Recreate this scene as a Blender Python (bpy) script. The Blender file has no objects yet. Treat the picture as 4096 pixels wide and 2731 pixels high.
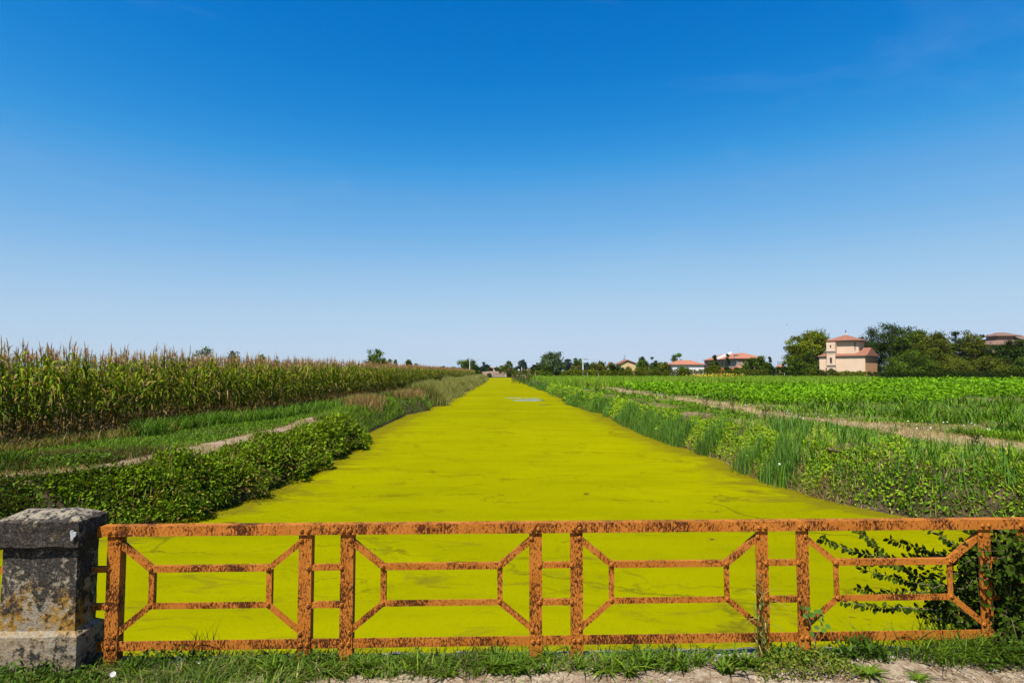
import bpy, math, random
import numpy as np
from mathutils import Vector, noise as mnoise
rng = np.random.default_rng(7)
random.seed(7)
R = math.radians
scene = bpy.context.scene
COL = scene.collection

# ------------------------------------------------------------------ helpers
def tag(o, label=None, cat=None, group=None, kind=None):
    if label: o['label'] = label
    if cat: o['category'] = cat
    if group: o['group'] = group
    if kind: o['kind'] = kind
    return o

def empty(name, loc, rz=0.0):
    o = bpy.data.objects.new(name, None)
    o.empty_display_size = 0.1
    COL.objects.link(o); o.location = loc; o.rotation_euler = (0, 0, rz)
    return o

def link_mesh(name, me, mat, parent=None):
    o = bpy.data.objects.new(name, me)
    COL.objects.link(o)
    if mat is not None and len(me.materials) == 0: me.materials.append(mat)
    if parent is not None: o.parent = parent
    return o

class MB:
    """collects simple solids and builds them as one mesh"""
    def __init__(s): s.v = []; s.f = []
    def add(s, vs, fs):
        b = len(s.v); s.v += [tuple(p) for p in vs]; s.f += [tuple(i + b for i in f) for f in fs]; return s
    def box(s, x0, x1, y0, y1, z0, z1):
        return s.add([(x0,y0,z0),(x1,y0,z0),(x1,y1,z0),(x0,y1,z0),(x0,y0,z1),(x1,y0,z1),(x1,y1,z1),(x0,y1,z1)],
                     [(0,3,2,1),(4,5,6,7),(0,1,5,4),(1,2,6,5),(2,3,7,6),(3,0,4,7)])
    def prism(s, poly, ax):
        """poly: list of 3-d points, ax: extrusion vector"""
        n = len(poly); a = Vector(ax)
        vs = [Vector(p) for p in poly] + [Vector(p) + a for p in poly]
        fs = [tuple(range(n))[::-1], tuple(range(n, 2*n))] + [(i, (i+1) % n, n+(i+1) % n, n+i) for i in range(n)]
        return s.add(vs, fs)
    def tube(s, pts, rad, n=6):
        pts = [Vector(p) for p in pts]; rings = []
        for i, p in enumerate(pts):
            d = (pts[min(i+1, len(pts)-1)] - pts[max(i-1, 0)]).normalized()
            u = d.cross(Vector((0.31, 0.17, 0.93)))
            if u.length < 1e-3: u = d.cross(Vector((1, 0, 0)))
            u.normalize(); w = d.cross(u); r = rad[i] if hasattr(rad, '__len__') else rad
            rings.append([p + (u*math.cos(2*math.pi*k/n) + w*math.sin(2*math.pi*k/n))*r for k in range(n)])
        vs = [q for r_ in rings for q in r_]; m = len(pts)
        fs = [(i*n+k, i*n+(k+1) % n, (i+1)*n+(k+1) % n, (i+1)*n+k) for i in range(m-1) for k in range(n)]
        fs += [tuple(range(n))[::-1], tuple((m-1)*n+k for k in range(n))]
        return s.add(vs, fs)
    def dome(s, c, r, d, n=10, axis='-y', k=3):
        vs = []; fs = []
        for i in range(k):
            a = i/k*math.pi/2; rr = r*math.cos(a); h = d*math.sin(a)
            for j in range(n):
                t = 2*math.pi*j/n; vs.append((c[0]+rr*math.cos(t), c[1]-h, c[2]+rr*math.sin(t)))
        vs.append((c[0], c[1]-d, c[2]))
        for i in range(k-1):
            for j in range(n): fs.append((i*n+j, i*n+(j+1) % n, (i+1)*n+(j+1) % n, (i+1)*n+j))
        for j in range(n): fs.append(((k-1)*n+j, (k-1)*n+(j+1) % n, k*n))
        return s.add(vs, fs)
    def build(s, name, mat, parent=None, o=(0,0,0), smooth=False, rot=0.0):
        me = bpy.data.meshes.new(name)
        c, sn = math.cos(-rot), math.sin(-rot)
        vs = []
        for p in s.v:
            x, y, z = p[0]-o[0], p[1]-o[1], p[2]-o[2]
            vs.append((c*x-sn*y, sn*x+c*y, z))
        me.from_pydata(vs, [], s.f); me.update()
        if smooth:
            for p in me.polygons: p.use_smooth = True
        return link_mesh(name, me, mat, parent)

class Acc:
    """numpy accumulator for foliage: quads with a colour per vertex"""
    def __init__(s): s.V = []; s.F = []; s.C = []; s.n = 0
    def add(s, V, F, C):
        V = np.asarray(V, float).reshape(-1, 3); C = np.broadcast_to(np.asarray(C, float), V.shape)
        s.V.append(V); s.F.append(np.asarray(F, np.int64).reshape(-1, 4) + s.n); s.C.append(C); s.n += len(V)
    def get(s): return np.concatenate(s.V), np.concatenate(s.F), np.concatenate(s.C)
    def mesh(s, name, o=(0,0,0)):
        V, F, C = s.get(); V = V - np.array(o)
        return np_mesh(name, V, F, C)
    def build(s, name, mat, parent=None, o=(0,0,0)):
        return link_mesh(name, s.mesh(name, o), mat, parent)

AL = .56                           # plain albedo scale that goes with the exposure set below
def np_mesh(name, V, F, C=None):
    me = bpy.data.meshes.new(name); k = F.shape[1]
    me.vertices.add(len(V)); me.vertices.foreach_set('co', V.astype(np.float32).ravel())
    me.loops.add(F.size); me.loops.foreach_set('vertex_index', F.astype(np.int32).ravel())
    me.polygons.add(len(F)); me.polygons.foreach_set('loop_start', (np.arange(len(F))*k).astype(np.int32))
    me.polygons.foreach_set('loop_total', np.full(len(F), k, np.int32))
    me.update(calc_edges=True)
    if C is not None:
        a = me.color_attributes.new('tint', 'FLOAT_COLOR', 'POINT')
        c4 = np.ones((len(V), 4), np.float32); c4[:, :3] = np.clip(C*.74, 0, .9); a.data.foreach_set('color', c4.ravel())
    return me

def unit(a): return a/np.maximum(np.linalg.norm(a, axis=-1, keepdims=True), 1e-9)
def rnd_dir(n, up=0.0, flat=1.0):
    d = rng.normal(size=(n, 3)); d[:, 2] = d[:, 2]*flat + up
    return unit(d)
def mixcol(pal, n, jit=0.15, w=None):
    pal = np.asarray(pal, float); i = rng.choice(len(pal), n, p=w)
    j = rng.integers(0, len(pal), n); t = rng.random((n, 1))*0.35
    c = pal[i]*(1-t) + pal[j]*t
    return np.clip(c*(1+rng.normal(0, jit, (n, 1))), 0.002, 1)

def leaf_quads(acc, P, D, N, L, W, col, fold=0.0):
    n = len(P); D = unit(D); S = unit(np.cross(D, N)); Nn = np.cross(S, D)
    L = np.broadcast_to(L, (n,))[:, None]; W = np.broadcast_to(W, (n,))[:, None]
    if fold == 0.0:
        V = np.stack([P, P+D*L*.42+S*W*.5, P+D*L, P+D*L*.42-S*W*.5], 1)
        F = np.arange(n*4).reshape(n, 4); acc.add(V, F, np.repeat(col, 4, 0))
    else:
        curl = Nn*L*fold
        V = np.stack([P, P+D*L*.35+S*W*.5+curl*.5, P+D*L*.72+S*W*.38+curl*.25, P+D*L-curl*.7, P+D*L*.72-S*W*.38+curl*.25, P+D*L*.35-S*W*.5+curl*.5, P+D*L*.4, P+D*L*.72-curl*.2], 1)
        b = np.arange(n)[:, None]*8
        F = np.concatenate([b+np.array([[0, 6, 1, 0]]), b+np.array([[1, 6, 7, 2]]), b+np.array([[2, 7, 3, 2]]),
                            b+np.array([[0, 5, 6, 0]]), b+np.array([[5, 4, 7, 6]]), b+np.array([[4, 3, 7, 4]])])
        F = np.concatenate([b+np.array([[0, 6, 7, 1]]), b+np.array([[1, 7, 3, 2]]), b+np.array([[0, 5, 7, 6]]), b+np.array([[5, 4, 3, 7]])])
        acc.add(V, F, np.repeat(col, 8, 0))

def blades(acc, P, H, W, lean, col, seg=3, yaw=None, kink=1.8, drop=0.35):
    n = len(P); H = np.broadcast_to(H, (n,)); W = np.broadcast_to(W, (n,)); lean = np.broadcast_to(lean, (n,))
    if yaw is None: yaw = rng.random(n)*2*math.pi
    d = np.stack([np.cos(yaw), np.sin(yaw), np.zeros(n)], 1); s = np.stack([-np.sin(yaw), np.cos(yaw), np.zeros(n)], 1)
    rows = []
    for k in range(seg+1):
        t = k/seg
        c = P + d*(H*lean*t**kink)[:, None]; c[:, 2] += H*(t - drop*lean*t**2.6)
        w = (W*(0.85+0.6*t-1.4*t*t) if k < seg else W*0.06)[:, None]
        rows += [c - s*w*.5, c + s*w*.5]
    V = np.stack(rows, 1); m = 2*(seg+1)
    b = np.arange(n)[:, None]*m
    F = np.concatenate([b+np.array([[2*k, 2*k+1, 2*k+3, 2*k+2]]) for k in range(seg)])
    acc.add(V, F, np.repeat(col, m, 0))

def instance(acc, V, F, C, pos, yaw, scale, mul=None):
    n = len(pos); c, s = np.cos(yaw), np.sin(yaw)
    x = (V[None, :, 0]*c[:, None] - V[None, :, 1]*s[:, None])*scale[:, None] + pos[:, None, 0]
    y = (V[None, :, 0]*s[:, None] + V[None, :, 1]*c[:, None])*scale[:, None] + pos[:, None, 1]
    z = V[None, :, 2]*scale[:, None] + pos[:, None, 2]
    m = len(V); FF = (np.arange(n)[:, None, None]*m + F[None]).reshape(-1, 4)
    CC = np.broadcast_to(C[None], (n, m, 3))
    if mul is not None: CC = CC*mul[:, None, None]
    acc.add(np.stack([x, y, z], -1).reshape(-1, 3), FF, CC.reshape(-1, 3))

# ------------------------------------------------------------------ materials
def new_mat(name):
    m = bpy.data.materials.new(name); m.use_nodes = True; nt = m.node_tree; nt.nodes.clear()
    out = nt.nodes.new('ShaderNodeOutputMaterial'); return m, nt, out
def nd(nt, t, **kw):
    n = nt.nodes.new(t)
    for k, v in kw.items():
        if k in n.inputs.keys(): n.inputs[k].default_value = v
        else: setattr(n, k, v)
    return n
def ramp(nt, src, stops, interp='LINEAR'):
    r = nt.nodes.new('ShaderNodeValToRGB'); r.color_ramp.interpolation = interp
    e = r.color_ramp.elements
    while len(e) > 1: e.remove(e[-1])
    e[0].position = stops[0][0]; e[0].color = stops[0][1] if len(stops[0][1]) == 4 else (*stops[0][1], 1)
    for p, c in stops[1:]:
        q = e.new(p); q.color = c if len(c) == 4 else (*c, 1)
    nt.links.new(src, r.inputs[0]); return r.outputs[0]
def g(v): return (v, v, v, 1)
def mixc(nt, fac, a, b, mode='MIX'):
    n = nt.nodes.new('ShaderNodeMix'); n.data_type = 'RGBA'; n.blend_type = mode
    for sock, val in ((n.inputs[0], fac), (n.inputs[6], a), (n.inputs[7], b)):
        if hasattr(val, 'links') or isinstance(val, bpy.types.NodeSocket): nt.links.new(val, sock)
        elif isinstance(val, (int, float)): sock.default_value = val
        else: sock.default_value = (*(v_*(AL if mode == 'MIX' else 1) for v_ in val), 1) if len(val) == 3 else val
    return n.outputs[2]
def math_(nt, op, a, b=0.0, c=None):
    n = nt.nodes.new('ShaderNodeMath'); n.operation = op
    for i, v in enumerate((a, b) if c is None else (a, b, c)):
        if isinstance(v, (int, float)): n.inputs[i].default_value = v
        else: nt.links.new(v, n.inputs[i])
    return n.outputs[0]
def coords(nt, scale=(1, 1, 1), kind='Object', warp=0.0, wscale=1.0):
    tc = nt.nodes.new('ShaderNodeTexCoord'); mp = nt.nodes.new('ShaderNodeMapping'); mp.inputs['Scale'].default_value = scale
    nt.links.new(tc.outputs[kind], mp.inputs[0]); o = mp.outputs[0]
    return o
def noise_(nt, co, scale, detail=4, rough=.55, dist=0.0):
    n = nd(nt, 'ShaderNodeTexNoise', Scale=scale, Detail=detail, Roughness=rough, Distortion=dist)
    nt.links.new(co, n.inputs['Vector']); return n.outputs['Fac']
def principled(nt, out, base, rough=.6, spec=.3, bump=None, bstr=.3, bdist=.01):
    b = nt.nodes.new('ShaderNodeBsdfPrincipled')
    b.inputs['Specular IOR Level'].default_value = spec
    if isinstance(base, bpy.types.NodeSocket): nt.links.new(base, b.inputs['Base Color'])
    else: b.inputs['Base Color'].default_value = (*base, 1)
    if isinstance(rough, bpy.types.NodeSocket): nt.links.new(rough, b.inputs['Roughness'])
    else: b.inputs['Roughness'].default_value = rough
    if bump is not None:
        bn = nd(nt, 'ShaderNodeBump', Strength=bstr, Distance=bdist); nt.links.new(bump, bn.inputs['Height'])
        nt.links.new(bn.outputs[0], b.inputs['Normal'])
    nt.links.new(b.outputs[0], out.inputs[0]); return b

def foliage_mat(name, trans=.3, rough=.6, spec=.12, tcol=(1.3, 1.25, .25)):
    m, nt, out = new_mat(name)
    at = nd(nt, 'ShaderNodeVertexColor', layer_name='tint')
    b = nt.nodes.new('ShaderNodeBsdfPrincipled'); b.inputs['Roughness'].default_value = rough
    b.inputs['Specular IOR Level'].default_value = spec; nt.links.new(at.outputs[0], b.inputs['Base Color'])
    if trans > 0:
        t = nt.nodes.new('ShaderNodeBsdfTranslucent')
        nt.links.new(mixc(nt, 1.0, at.outputs[0], tcol, 'MULTIPLY'), t.inputs[0])
        mx = nd(nt, 'ShaderNodeMixShader', Fac=trans); nt.links.new(b.outputs[0], mx.inputs[1]); nt.links.new(t.outputs[0], mx.inputs[2])
        nt.links.new(mx.outputs[0], out.inputs[0])
    else: nt.links.new(b.outputs[0], out.inputs[0])
    return m
M = {}
M['leaf'] = foliage_mat('leaf', .28, .6, .06)
M['shrub_leaf'] = foliage_mat('shrub leaf', .10, .7, .02)
M['grass'] = foliage_mat('grass blades', .3, .6, .12)
M['dry'] = foliage_mat('dry straw', .15, .8, .1, (1, 1, .8))
M['petal'] = foliage_mat('white petal', .3, .6, .1, (1, 1, 1))
M['crown'] = foliage_mat('tree leaves', .2, .8, .0)

def wall_mat(name, a, b, scale=1.5, bump=.1):
    m, nt, out = new_mat(name); co = coords(nt)
    f = noise_(nt, co, scale, 6, .6); f2 = noise_(nt, co, scale*9, 3)
    c = mixc(nt, ramp(nt, f, [(.3, g(0)), (.7, g(1))]), a, b)
    principled(nt, out, c, .9, .1, f2, bump, .02); return m
def tile_mat(name, a, b, c):
    m, nt, out = new_mat(name); co = coords(nt)
    f = noise_(nt, co, 2.2, 6, .7); f2 = noise_(nt, coords(nt, (6, 6, 14)), 1.0, 3, .7)
    w = nd(nt, 'ShaderNodeTexWave', Scale=1.6, Distortion=1.5, Detail=1.0); w.bands_direction = 'DIAGONAL'; nt.links.new(co, w.inputs[0])
    c1 = mixc(nt, ramp(nt, f2, [(.35, g(0)), (.65, g(1))]), a, b)
    c2 = mixc(nt, ramp(nt, f, [(.5, g(0)), (.75, g(.7))]), c1, c)
    principled(nt, out, c2, .85, .15, w.outputs[1], .5, .06); return m
M['bark'] = wall_mat('bark', (.10, .075, .05), (.20, .16, .11), 6)
M['twig'] = wall_mat('twig bark', (.13, .09, .06), (.30, .23, .17), 20)
M['chapel_wall'] = wall_mat('pale pink plaster', (.84, .60, .43), (.92, .68, .50), .5)
M['tile'] = tile_mat('terracotta tiles', (.27, .10, .06), (.42, .18, .11), (.44, .27, .19))
M['tile_light'] = tile_mat('light terracotta tiles', (.40, .15, .085), (.54, .22, .13), (.56, .32, .21))
M['tile_brown'] = tile_mat('brown roof tiles', (.20, .12, .09), (.28, .17, .13), (.33, .22, .17))
M['brick'] = wall_mat('pink brick wall', (.36, .25, .19), (.46, .33, .25), .8)
M['white_wall'] = wall_mat('white wall', (.80, .80, .78), (.86, .86, .85), .5)
M['cream_wall'] = wall_mat('cream wall', (.70, .50, .25), (.76, .56, .30), .5)
M['orange_wall'] = wall_mat('orange wall', (.55, .16, .05), (.62, .21, .08), .6)
M['stone_trim'] = wall_mat('pale trim', (.62, .50, .40), (.70, .57, .46), 2)
M['dark'] = wall_mat('dark opening', (.02, .016, .014), (.035, .028, .024), 2)
M['concrete'] = wall_mat('grey concrete', (.40, .37, .33), (.52, .49, .44), 3)
M['iron'] = wall_mat('dark iron', (.05, .05, .055), (.08, .08, .08), 5)
M['steel'] = wall_mat('galvanised steel', (.30, .36, .42), (.36, .42, .48), 5)
M['greyblue'] = wall_mat('blue grey paint', (.05, .07, .10), (.08, .10, .14), 2)
M['feather'] = wall_mat('dark feathers', (.02, .02, .022), (.04, .04, .04), 5)

# rusted orange paint of the railing
m, nt, out = new_mat('rusty orange paint'); M['rust'] = m
co = coords(nt); cov = coords(nt, (1, 1, .38)); 
n1 = noise_(nt, cov, 125, 5, .7, .5); n2 = noise_(nt, coords(nt, (1, 1, .7)), 7, 4, .6); n3 = noise_(nt, co, 160, 2, .5); n4 = noise_(nt, co, 3.0, 3)
sm = math_(nt, 'ADD', math_(nt, 'ADD', n1, math_(nt, 'MULTIPLY', math_(nt, 'SUBTRACT', n2, .5), .42)), math_(nt, 'MULTIPLY', math_(nt, 'SUBTRACT', n4, .5), .35))
sz_ = nt.nodes.new('ShaderNodeSeparateXYZ'); nt.links.new(co, sz_.inputs[0])
sm = math_(nt, 'ADD', sm, ramp(nt, sz_.outputs[2], [(0, g(.022)), (.40, g(.018)), (.62, g(0))]))      # more rust low down
spots = ramp(nt, sm, [(.545, g(0)), (.585, g(1))])
halo = ramp(nt, sm, [(.44, g(0)), (.58, g(1))])
paint = mixc(nt, ramp(nt, n4, [(.35, g(0)), (.65, g(1))]), (.50, .168, .020), (.60, .220, .038))
c = mixc(nt, math_(nt, 'MULTIPLY', halo, .8), paint, (.36, .095, .008))
c = mixc(nt, spots, c, (.075, .022, .006))
hgt = math_(nt, 'SUBTRACT', math_(nt, 'MULTIPLY', n3, .35), math_(nt, 'MULTIPLY', spots, .6))
principled(nt, out, c, .75, .1, hgt, .7, .004)

# lichen covered stone of the pillar
m, nt, out = new_mat('weathered lichen stone'); M['stone'] = m
co = coords(nt); n1 = noise_(nt, co, 26, 8, .72, .3); n2 = noise_(nt, co, 7, 5, .6); n3 = noise_(nt, coords(nt, (1, 1, .45)), 10, 6, .7); n5 = noise_(nt, co, 90, 4, .7)
sep = nt.nodes.new('ShaderNodeSeparateXYZ'); tc = nt.nodes.new('ShaderNodeTexCoord'); nt.links.new(tc.outputs['Object'], sep.inputs[0]); zz = sep.outputs[2]
base = mixc(nt, ramp(nt, n5, [(.3, g(0)), (.7, g(1))]), (.23, .185, .13), (.44, .385, .29))
ochm = math_(nt, 'MULTIPLY', ramp(nt, math_(nt, 'ADD', n1, math_(nt, 'MULTIPLY', math_(nt, 'SUBTRACT', n2, .5), .7)), [(.41, g(0)), (.51, g(1))]), ramp(nt, zz, [(.05, g(.25)), (.24, g(.3)), (.27, g(1)), (.42, g(1)), (.60, g(.3)), (.74, g(.7)), (.86, g(.6)), (.87, g(.0))]))
c = mixc(nt, math_(nt, 'MULTIPLY', ochm, .95), base, mixc(nt, ramp(nt, n5, [(.4, g(0)), (.6, g(1))]), (.26, .125, .015), (.46, .25, .025)))
hb = ramp(nt, zz, [(.06, g(.5)), (.14, g(.45)), (.24, g(.2)), (.27, g(.16)), (.42, g(.50)), (.60, g(.78)), (.85, g(.82)), (.87, g(.42))])
blk = ramp(nt, math_(nt, 'ADD', math_(nt, 'ADD', math_(nt, 'MULTIPLY', n1, .7), math_(nt, 'MULTIPLY', n3, .45)), math_(nt, 'MULTIPLY', math_(nt, 'SUBTRACT', hb, .5), .22)), [(.535, g(0)), (.605, g(1))])
c = mixc(nt, math_(nt, 'MULTIPLY', blk, .95), c, mixc(nt, ramp(nt, n5, [(.45, g(0)), (.75, g(1))]), (.018, .018, .018), (.12, .11, .10)))
principled(nt, out, c, .95, .1, n1, .7, .02)

# roadside dirt
m, nt, out = new_mat('roadside dirt'); M['dirt'] = m
co = coords(nt); n1 = noise_(nt, co, 2.4, 6, .65); n2 = noise_(nt, co, 60, 5, .7); n3 = noise_(nt, co, 14, 4, .7)
c = mixc(nt, ramp(nt, n1, [(.35, g(0)), (.65, g(1))]), (.30, .20, .12), (.50, .40, .28))
c = mixc(nt, ramp(nt, n2, [(.42, g(0)), (.7, g(.8))]), c, (.55, .47, .36))
c = mixc(nt, ramp(nt, n3, [(.36, g(.85)), (.56, g(0))]), c, (.17, .11, .06))
principled(nt, out, c, .95, .1, n2, .6, .01)

m, nt, out = new_mat('old kerb concrete'); M['kerb'] = m
co = coords(nt); n1 = noise_(nt, co, 18, 7, .7); n2 = noise_(nt, co, 5, 4)
c = mixc(nt, ramp(nt, n1, [(.38, g(0)), (.6, g(1))]), (.14, .11, .09), (.50, .45, .38))
principled(nt, out, c, .95, .1, n1, .8, .02)

# soil of field, bank and tracks: plain natural colours with patches
def soil(name, a, b, c3, s=1.0):
    m, nt, out = new_mat(name); co = coords(nt)
    n1 = noise_(nt, co, .55*s, 6, .65); n2 = noise_(nt, co, 9*s, 5, .7); n3 = noise_(nt, co, 2.5*s, 4, .6)
    c = mixc(nt, ramp(nt, n1, [(.38, g(0)), (.62, g(1))]), a, b)
    c = mixc(nt, ramp(nt, n2, [(.45, g(0)), (.7, g(.8))]), c, c3)
    principled(nt, out, c, .95, .08, n2, .8, .05); return m
M['field'] = soil('green field floor', (.07, .12, .010), (.10, .15, .015), (.42, .31, .16), .9)
M['corn_soil'] = soil('dry field soil', (.10, .075, .04), (.06, .075, .02), (.16, .11, .06))
M['bank'] = soil('muddy bank', (.07, .05, .028), (.12, .085, .05), (.20, .14, .085), 2)
M['path'] = soil('dry dirt path', (.36, .245, .15), (.48, .35, .23), (.20, .13, .07), 2)
M['track'] = soil('straw covered track', (.48, .34, .18), (.56, .42, .25), (.22, .17, .06), 2)
M['plough'] = soil('brown ploughed earth', (.26, .17, .11), (.34, .235, .155), (.19, .12, .07), .4)

# duckweed
m, nt, out = new_mat('duckweed covered water'); M['duckweed'] = m
co = coords(nt)
na = noise_(nt, coords(nt, (.05, .16, 1)), 1.0, 5, .6, 1.2); nb = noise_(nt, coords(nt, (.35, 1.1, 1)), 1.0, 5, .6, .8); nf = noise_(nt, co, 55, 3, .7); nm = noise_(nt, co, .35, 4, .6)
base = mixc(nt, ramp(nt, na, [(.35, g(0)), (.65, g(1))]), (.268, .266, .0006), (.340, .328, .0006))
base = mixc(nt, ramp(nt, nb, [(.42, g(.0)), (.72, g(.55))]), base, (.205, .205, .0008))
base = mixc(nt, ramp(nt, nf, [(.30, g(.45)), (.5, g(0))]), base, (.19, .175, .002))
# drifting seams
def seams(scl, wid, thr, seed):
    mp = nd(nt, 'ShaderNodeMapping'); mp.inputs['Scale'].default_value = scl; mp.inputs['Location'].default_value = (seed, seed*.7, 0)
    tcx = nt.nodes.new('ShaderNodeTexCoord'); nz = nd(nt, 'ShaderNodeTexNoise', Scale=.55, Detail=5.0, Roughness=.6)
    nt.links.new(tcx.outputs['Object'], nz.inputs['Vector'])
    vm = nt.nodes.new('ShaderNodeVectorMath'); vm.operation = 'MULTIPLY_ADD'; vm.inputs[1].default_value = (3.2, 3.2, 0)
    nt.links.new(nz.outputs['Color'], vm.inputs[0]); nt.links.new(tcx.outputs['Object'], vm.inputs[2]); nt.links.new(vm.outputs[0], mp.inputs[0])
    vo = nd(nt, 'ShaderNodeTexVoronoi', Scale=1.0); vo.feature = 'DISTANCE_TO_EDGE'; nt.links.new(mp.outputs[0], vo.inputs['Vector'])
    line = ramp(nt, vo.outputs['Distance'], [(0, g(1)), (wid, g(0))])
    gate = ramp(nt, noise_(nt, coords(nt, (.55, .8, 1)), 1.0, 4, .7), [(thr, g(0)), (thr+.12, g(1))])
    return math_(nt, 'MULTIPLY', line, gate)
sA = seams((.10, .22, 1), .012, .42, 3.1); sB = seams((.22, .5, 1), .018, .47, 11.7)
ssum = math_(nt, 'MAXIMUM', sA, math_(nt, 'MULTIPLY', sB, .7))
base = mixc(nt, math_(nt, 'MULTIPLY', ssum, .68), base, (.10, .085, .006))
# brown scum along the banks
ed = nd(nt, 'ShaderNodeAttribute', attribute_name='bank_distance')
scum_n = noise_(nt, coords(nt, (.7, 1.6, 1)), 1.0, 6, .7, .8)
edge = ramp(nt, ed.outputs['Fac'], [(0, g(1)), (.14, g(.45)), (.42, g(.0))])
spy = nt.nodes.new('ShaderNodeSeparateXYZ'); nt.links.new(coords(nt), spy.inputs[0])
edge = math_(nt, 'MAXIMUM', edge, ramp(nt, math_(nt, 'DIVIDE', spy.outputs[1], 40.0), [(.10, g(.34)), (.28, g(0))]))      # brown drift by the bridge, also painting in the lens's darkening of near water
scum = ramp(nt, math_(nt, 'ADD', scum_n, math_(nt, 'MULTIPLY', edge, .34)), [(.60, g(0)), (.74, g(1))])  # scum, plus the painted lens darkening near the bridge
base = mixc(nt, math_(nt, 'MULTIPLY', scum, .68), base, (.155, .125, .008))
nsp = noise_(nt, coords(nt, (.8, 1.5, 1)), 1.7, 3, .6, .6)
base = mixc(nt, ramp(nt, nsp, [(.70, g(0)), (.73, g(.8))]), base, (.10, .045, .012))
# openings in the duckweed where bare water shows
sp = nt.nodes.new('ShaderNodeSeparateXYZ'); tcx = nt.nodes.new('ShaderNodeTexCoord'); nt.links.new(tcx.outputs['Object'], sp.inputs[0])
wob = math_(nt, 'MULTIPLY', math_(nt, 'SUBTRACT', noise_(nt, coords(nt, (.5, .35, 1)), 1.0, 5, .7), .5), 2.2)
hole = None
for (hx, hy, rx, ry) in OPEN_WATER if 'OPEN_WATER' in globals() else ((1.7, 60.5, 1.9, 1.2), (2.2, 64.5, 1.2, 1.0), (.3, 66.0, 1.2, .9), (3.0, 52.0, .75, .55)):
    dx = math_(nt, 'DIVIDE', math_(nt, 'SUBTRACT', sp.outputs[0], hx), rx); dy = math_(nt, 'DIVIDE', math_(nt, 'SUBTRACT', sp.outputs[1], hy), ry)
    dd = math_(nt, 'SQRT', math_(nt, 'ADD', math_(nt, 'MULTIPLY', dx, dx), math_(nt, 'MULTIPLY', dy, dy)))
    mk = ramp(nt, math_(nt, 'ADD', dd, wob), [(.75, g(1)), (1.15, g(0))]); hole = mk if hole is None else math_(nt, 'MAXIMUM', hole, mk)
b = principled(nt, out, base, 1.0, .0, nf, .25, .01)
wt = nt.nodes.new('ShaderNodeBsdfPrincipled'); wt.inputs['Base Color'].default_value = (.03, .035, .02, 1); wt.inputs['Roughness'].default_value = .08; wt.inputs['IOR'].default_value = 1.33
ms = nt.nodes.new('ShaderNodeMixShader'); nt.links.new(hole, ms.inputs[0]); nt.links.new(b.outputs[0], ms.inputs[1]); nt.links.new(wt.outputs[0], ms.inputs[2]); nt.links.new(ms.outputs[0], out.inputs[0])

# ------------------------------------------------------------------ camera, sun, sky
FPX = 2300.0                       # focal length in pixels of the 4096 wide photograph
PITCH = math.atan((1487-1365.5)/FPX); EYE = 1.68
cam = bpy.data.cameras.new('camera'); cam.sensor_width = 36; cam.lens = FPX/4096*36; cam.clip_start = .05; cam.clip_end = 6000
camo = bpy.data.objects.new('camera', cam); COL.objects.link(camo); camo.location = (0, 0, EYE); camo.rotation_euler = (math.pi/2+PITCH, 0, 0); scene.camera = camo
def xat(px, y, py=1480):
    """ground position across the view at depth y for something seen at column px"""
    cy = -(py-1365.5)/FPX; dy = math.cos(PITCH) - math.sin(PITCH)*cy
    return (px-2048)/FPX*y/dy
def zat(py, y):
    cy = -(py-1365.5)/FPX; dy = math.cos(PITCH) - math.sin(PITCH)*cy; dz = math.cos(PITCH)*cy + math.sin(PITCH)
    return EYE + dz/dy*y
SUN_EL, SUN_AZ = R(58), R(202)     # azimuth clockwise from +Y: behind the camera, a little to its left
sl = bpy.data.lights.new('sun', 'SUN'); sl.energy = 5.0; sl.angle = R(.5); sl.color = (1.0, .955, .88)
so = bpy.data.objects.new('sun', sl); COL.objects.link(so)
tosun = Vector((math.sin(SUN_AZ)*math.cos(SUN_EL), math.cos(SUN_AZ)*math.cos(SUN_EL), math.sin(SUN_EL)))
so.rotation_euler = tosun.to_track_quat('Z', 'Y').to_euler(); so.location = (-20, -30, 60)
w = bpy.data.worlds.new('World'); scene.world = w; w.use_nodes = True; wn = w.node_tree; wn.nodes.clear()
sky = wn.nodes.new('ShaderNodeTexSky'); sky.sky_type = 'NISHITA'; sky.sun_disc = False; sky.sun_elevation = SUN_EL; sky.sun_rotation = SUN_AZ
sky.altitude = 0; sky.air_density = 1.0; sky.dust_density = .6; sky.ozone_density = 3.0
sc0 = wn.nodes.new('ShaderNodeVectorMath'); sc0.operation = 'SCALE'; sc0.inputs['Scale'].default_value = .08
cv = wn.nodes.new('ShaderNodeRGBCurve')          # deep saturated summer blue, as the photograph was developed
for ci, pts in enumerate(([(0, 0), (.065, .0), (.09, .008), (.137, .125), (.284, .41), (.46, .52), (1, .66)],
                          [(0, 0), (.12, .155), (.155, .228), (.229, .40), (.423, .62), (.53, .65), (1, .75)],
                          [(0, 0), (.22, .54), (.28, .66), (.383, .775), (.55, .83), (1, .88)])):
    c_ = cv.mapping.curves[ci]
    while len(c_.points) > 2: c_.points.remove(c_.points[1])
    c_.points[0].location = pts[0]; c_.points[1].location = pts[-1]
    for q in pts[1:-1]: c_.points.new(*q)
    for q in c_.points: q.handle_type = 'AUTO_CLAMPED'
cv.mapping.update()
sc1 = wn.nodes.new('ShaderNodeVectorMath'); sc1.operation = 'SCALE'; sc1.inputs['Scale'].default_value = 5.0
bg = wn.nodes.new('ShaderNodeBackground'); bg.inputs[1].default_value = .1
wo = wn.nodes.new('ShaderNodeOutputWorld')
wn.links.new(sky.outputs[0], sc0.inputs[0]); wn.links.new(sc0.outputs[0], cv.inputs['Color']); 
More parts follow.
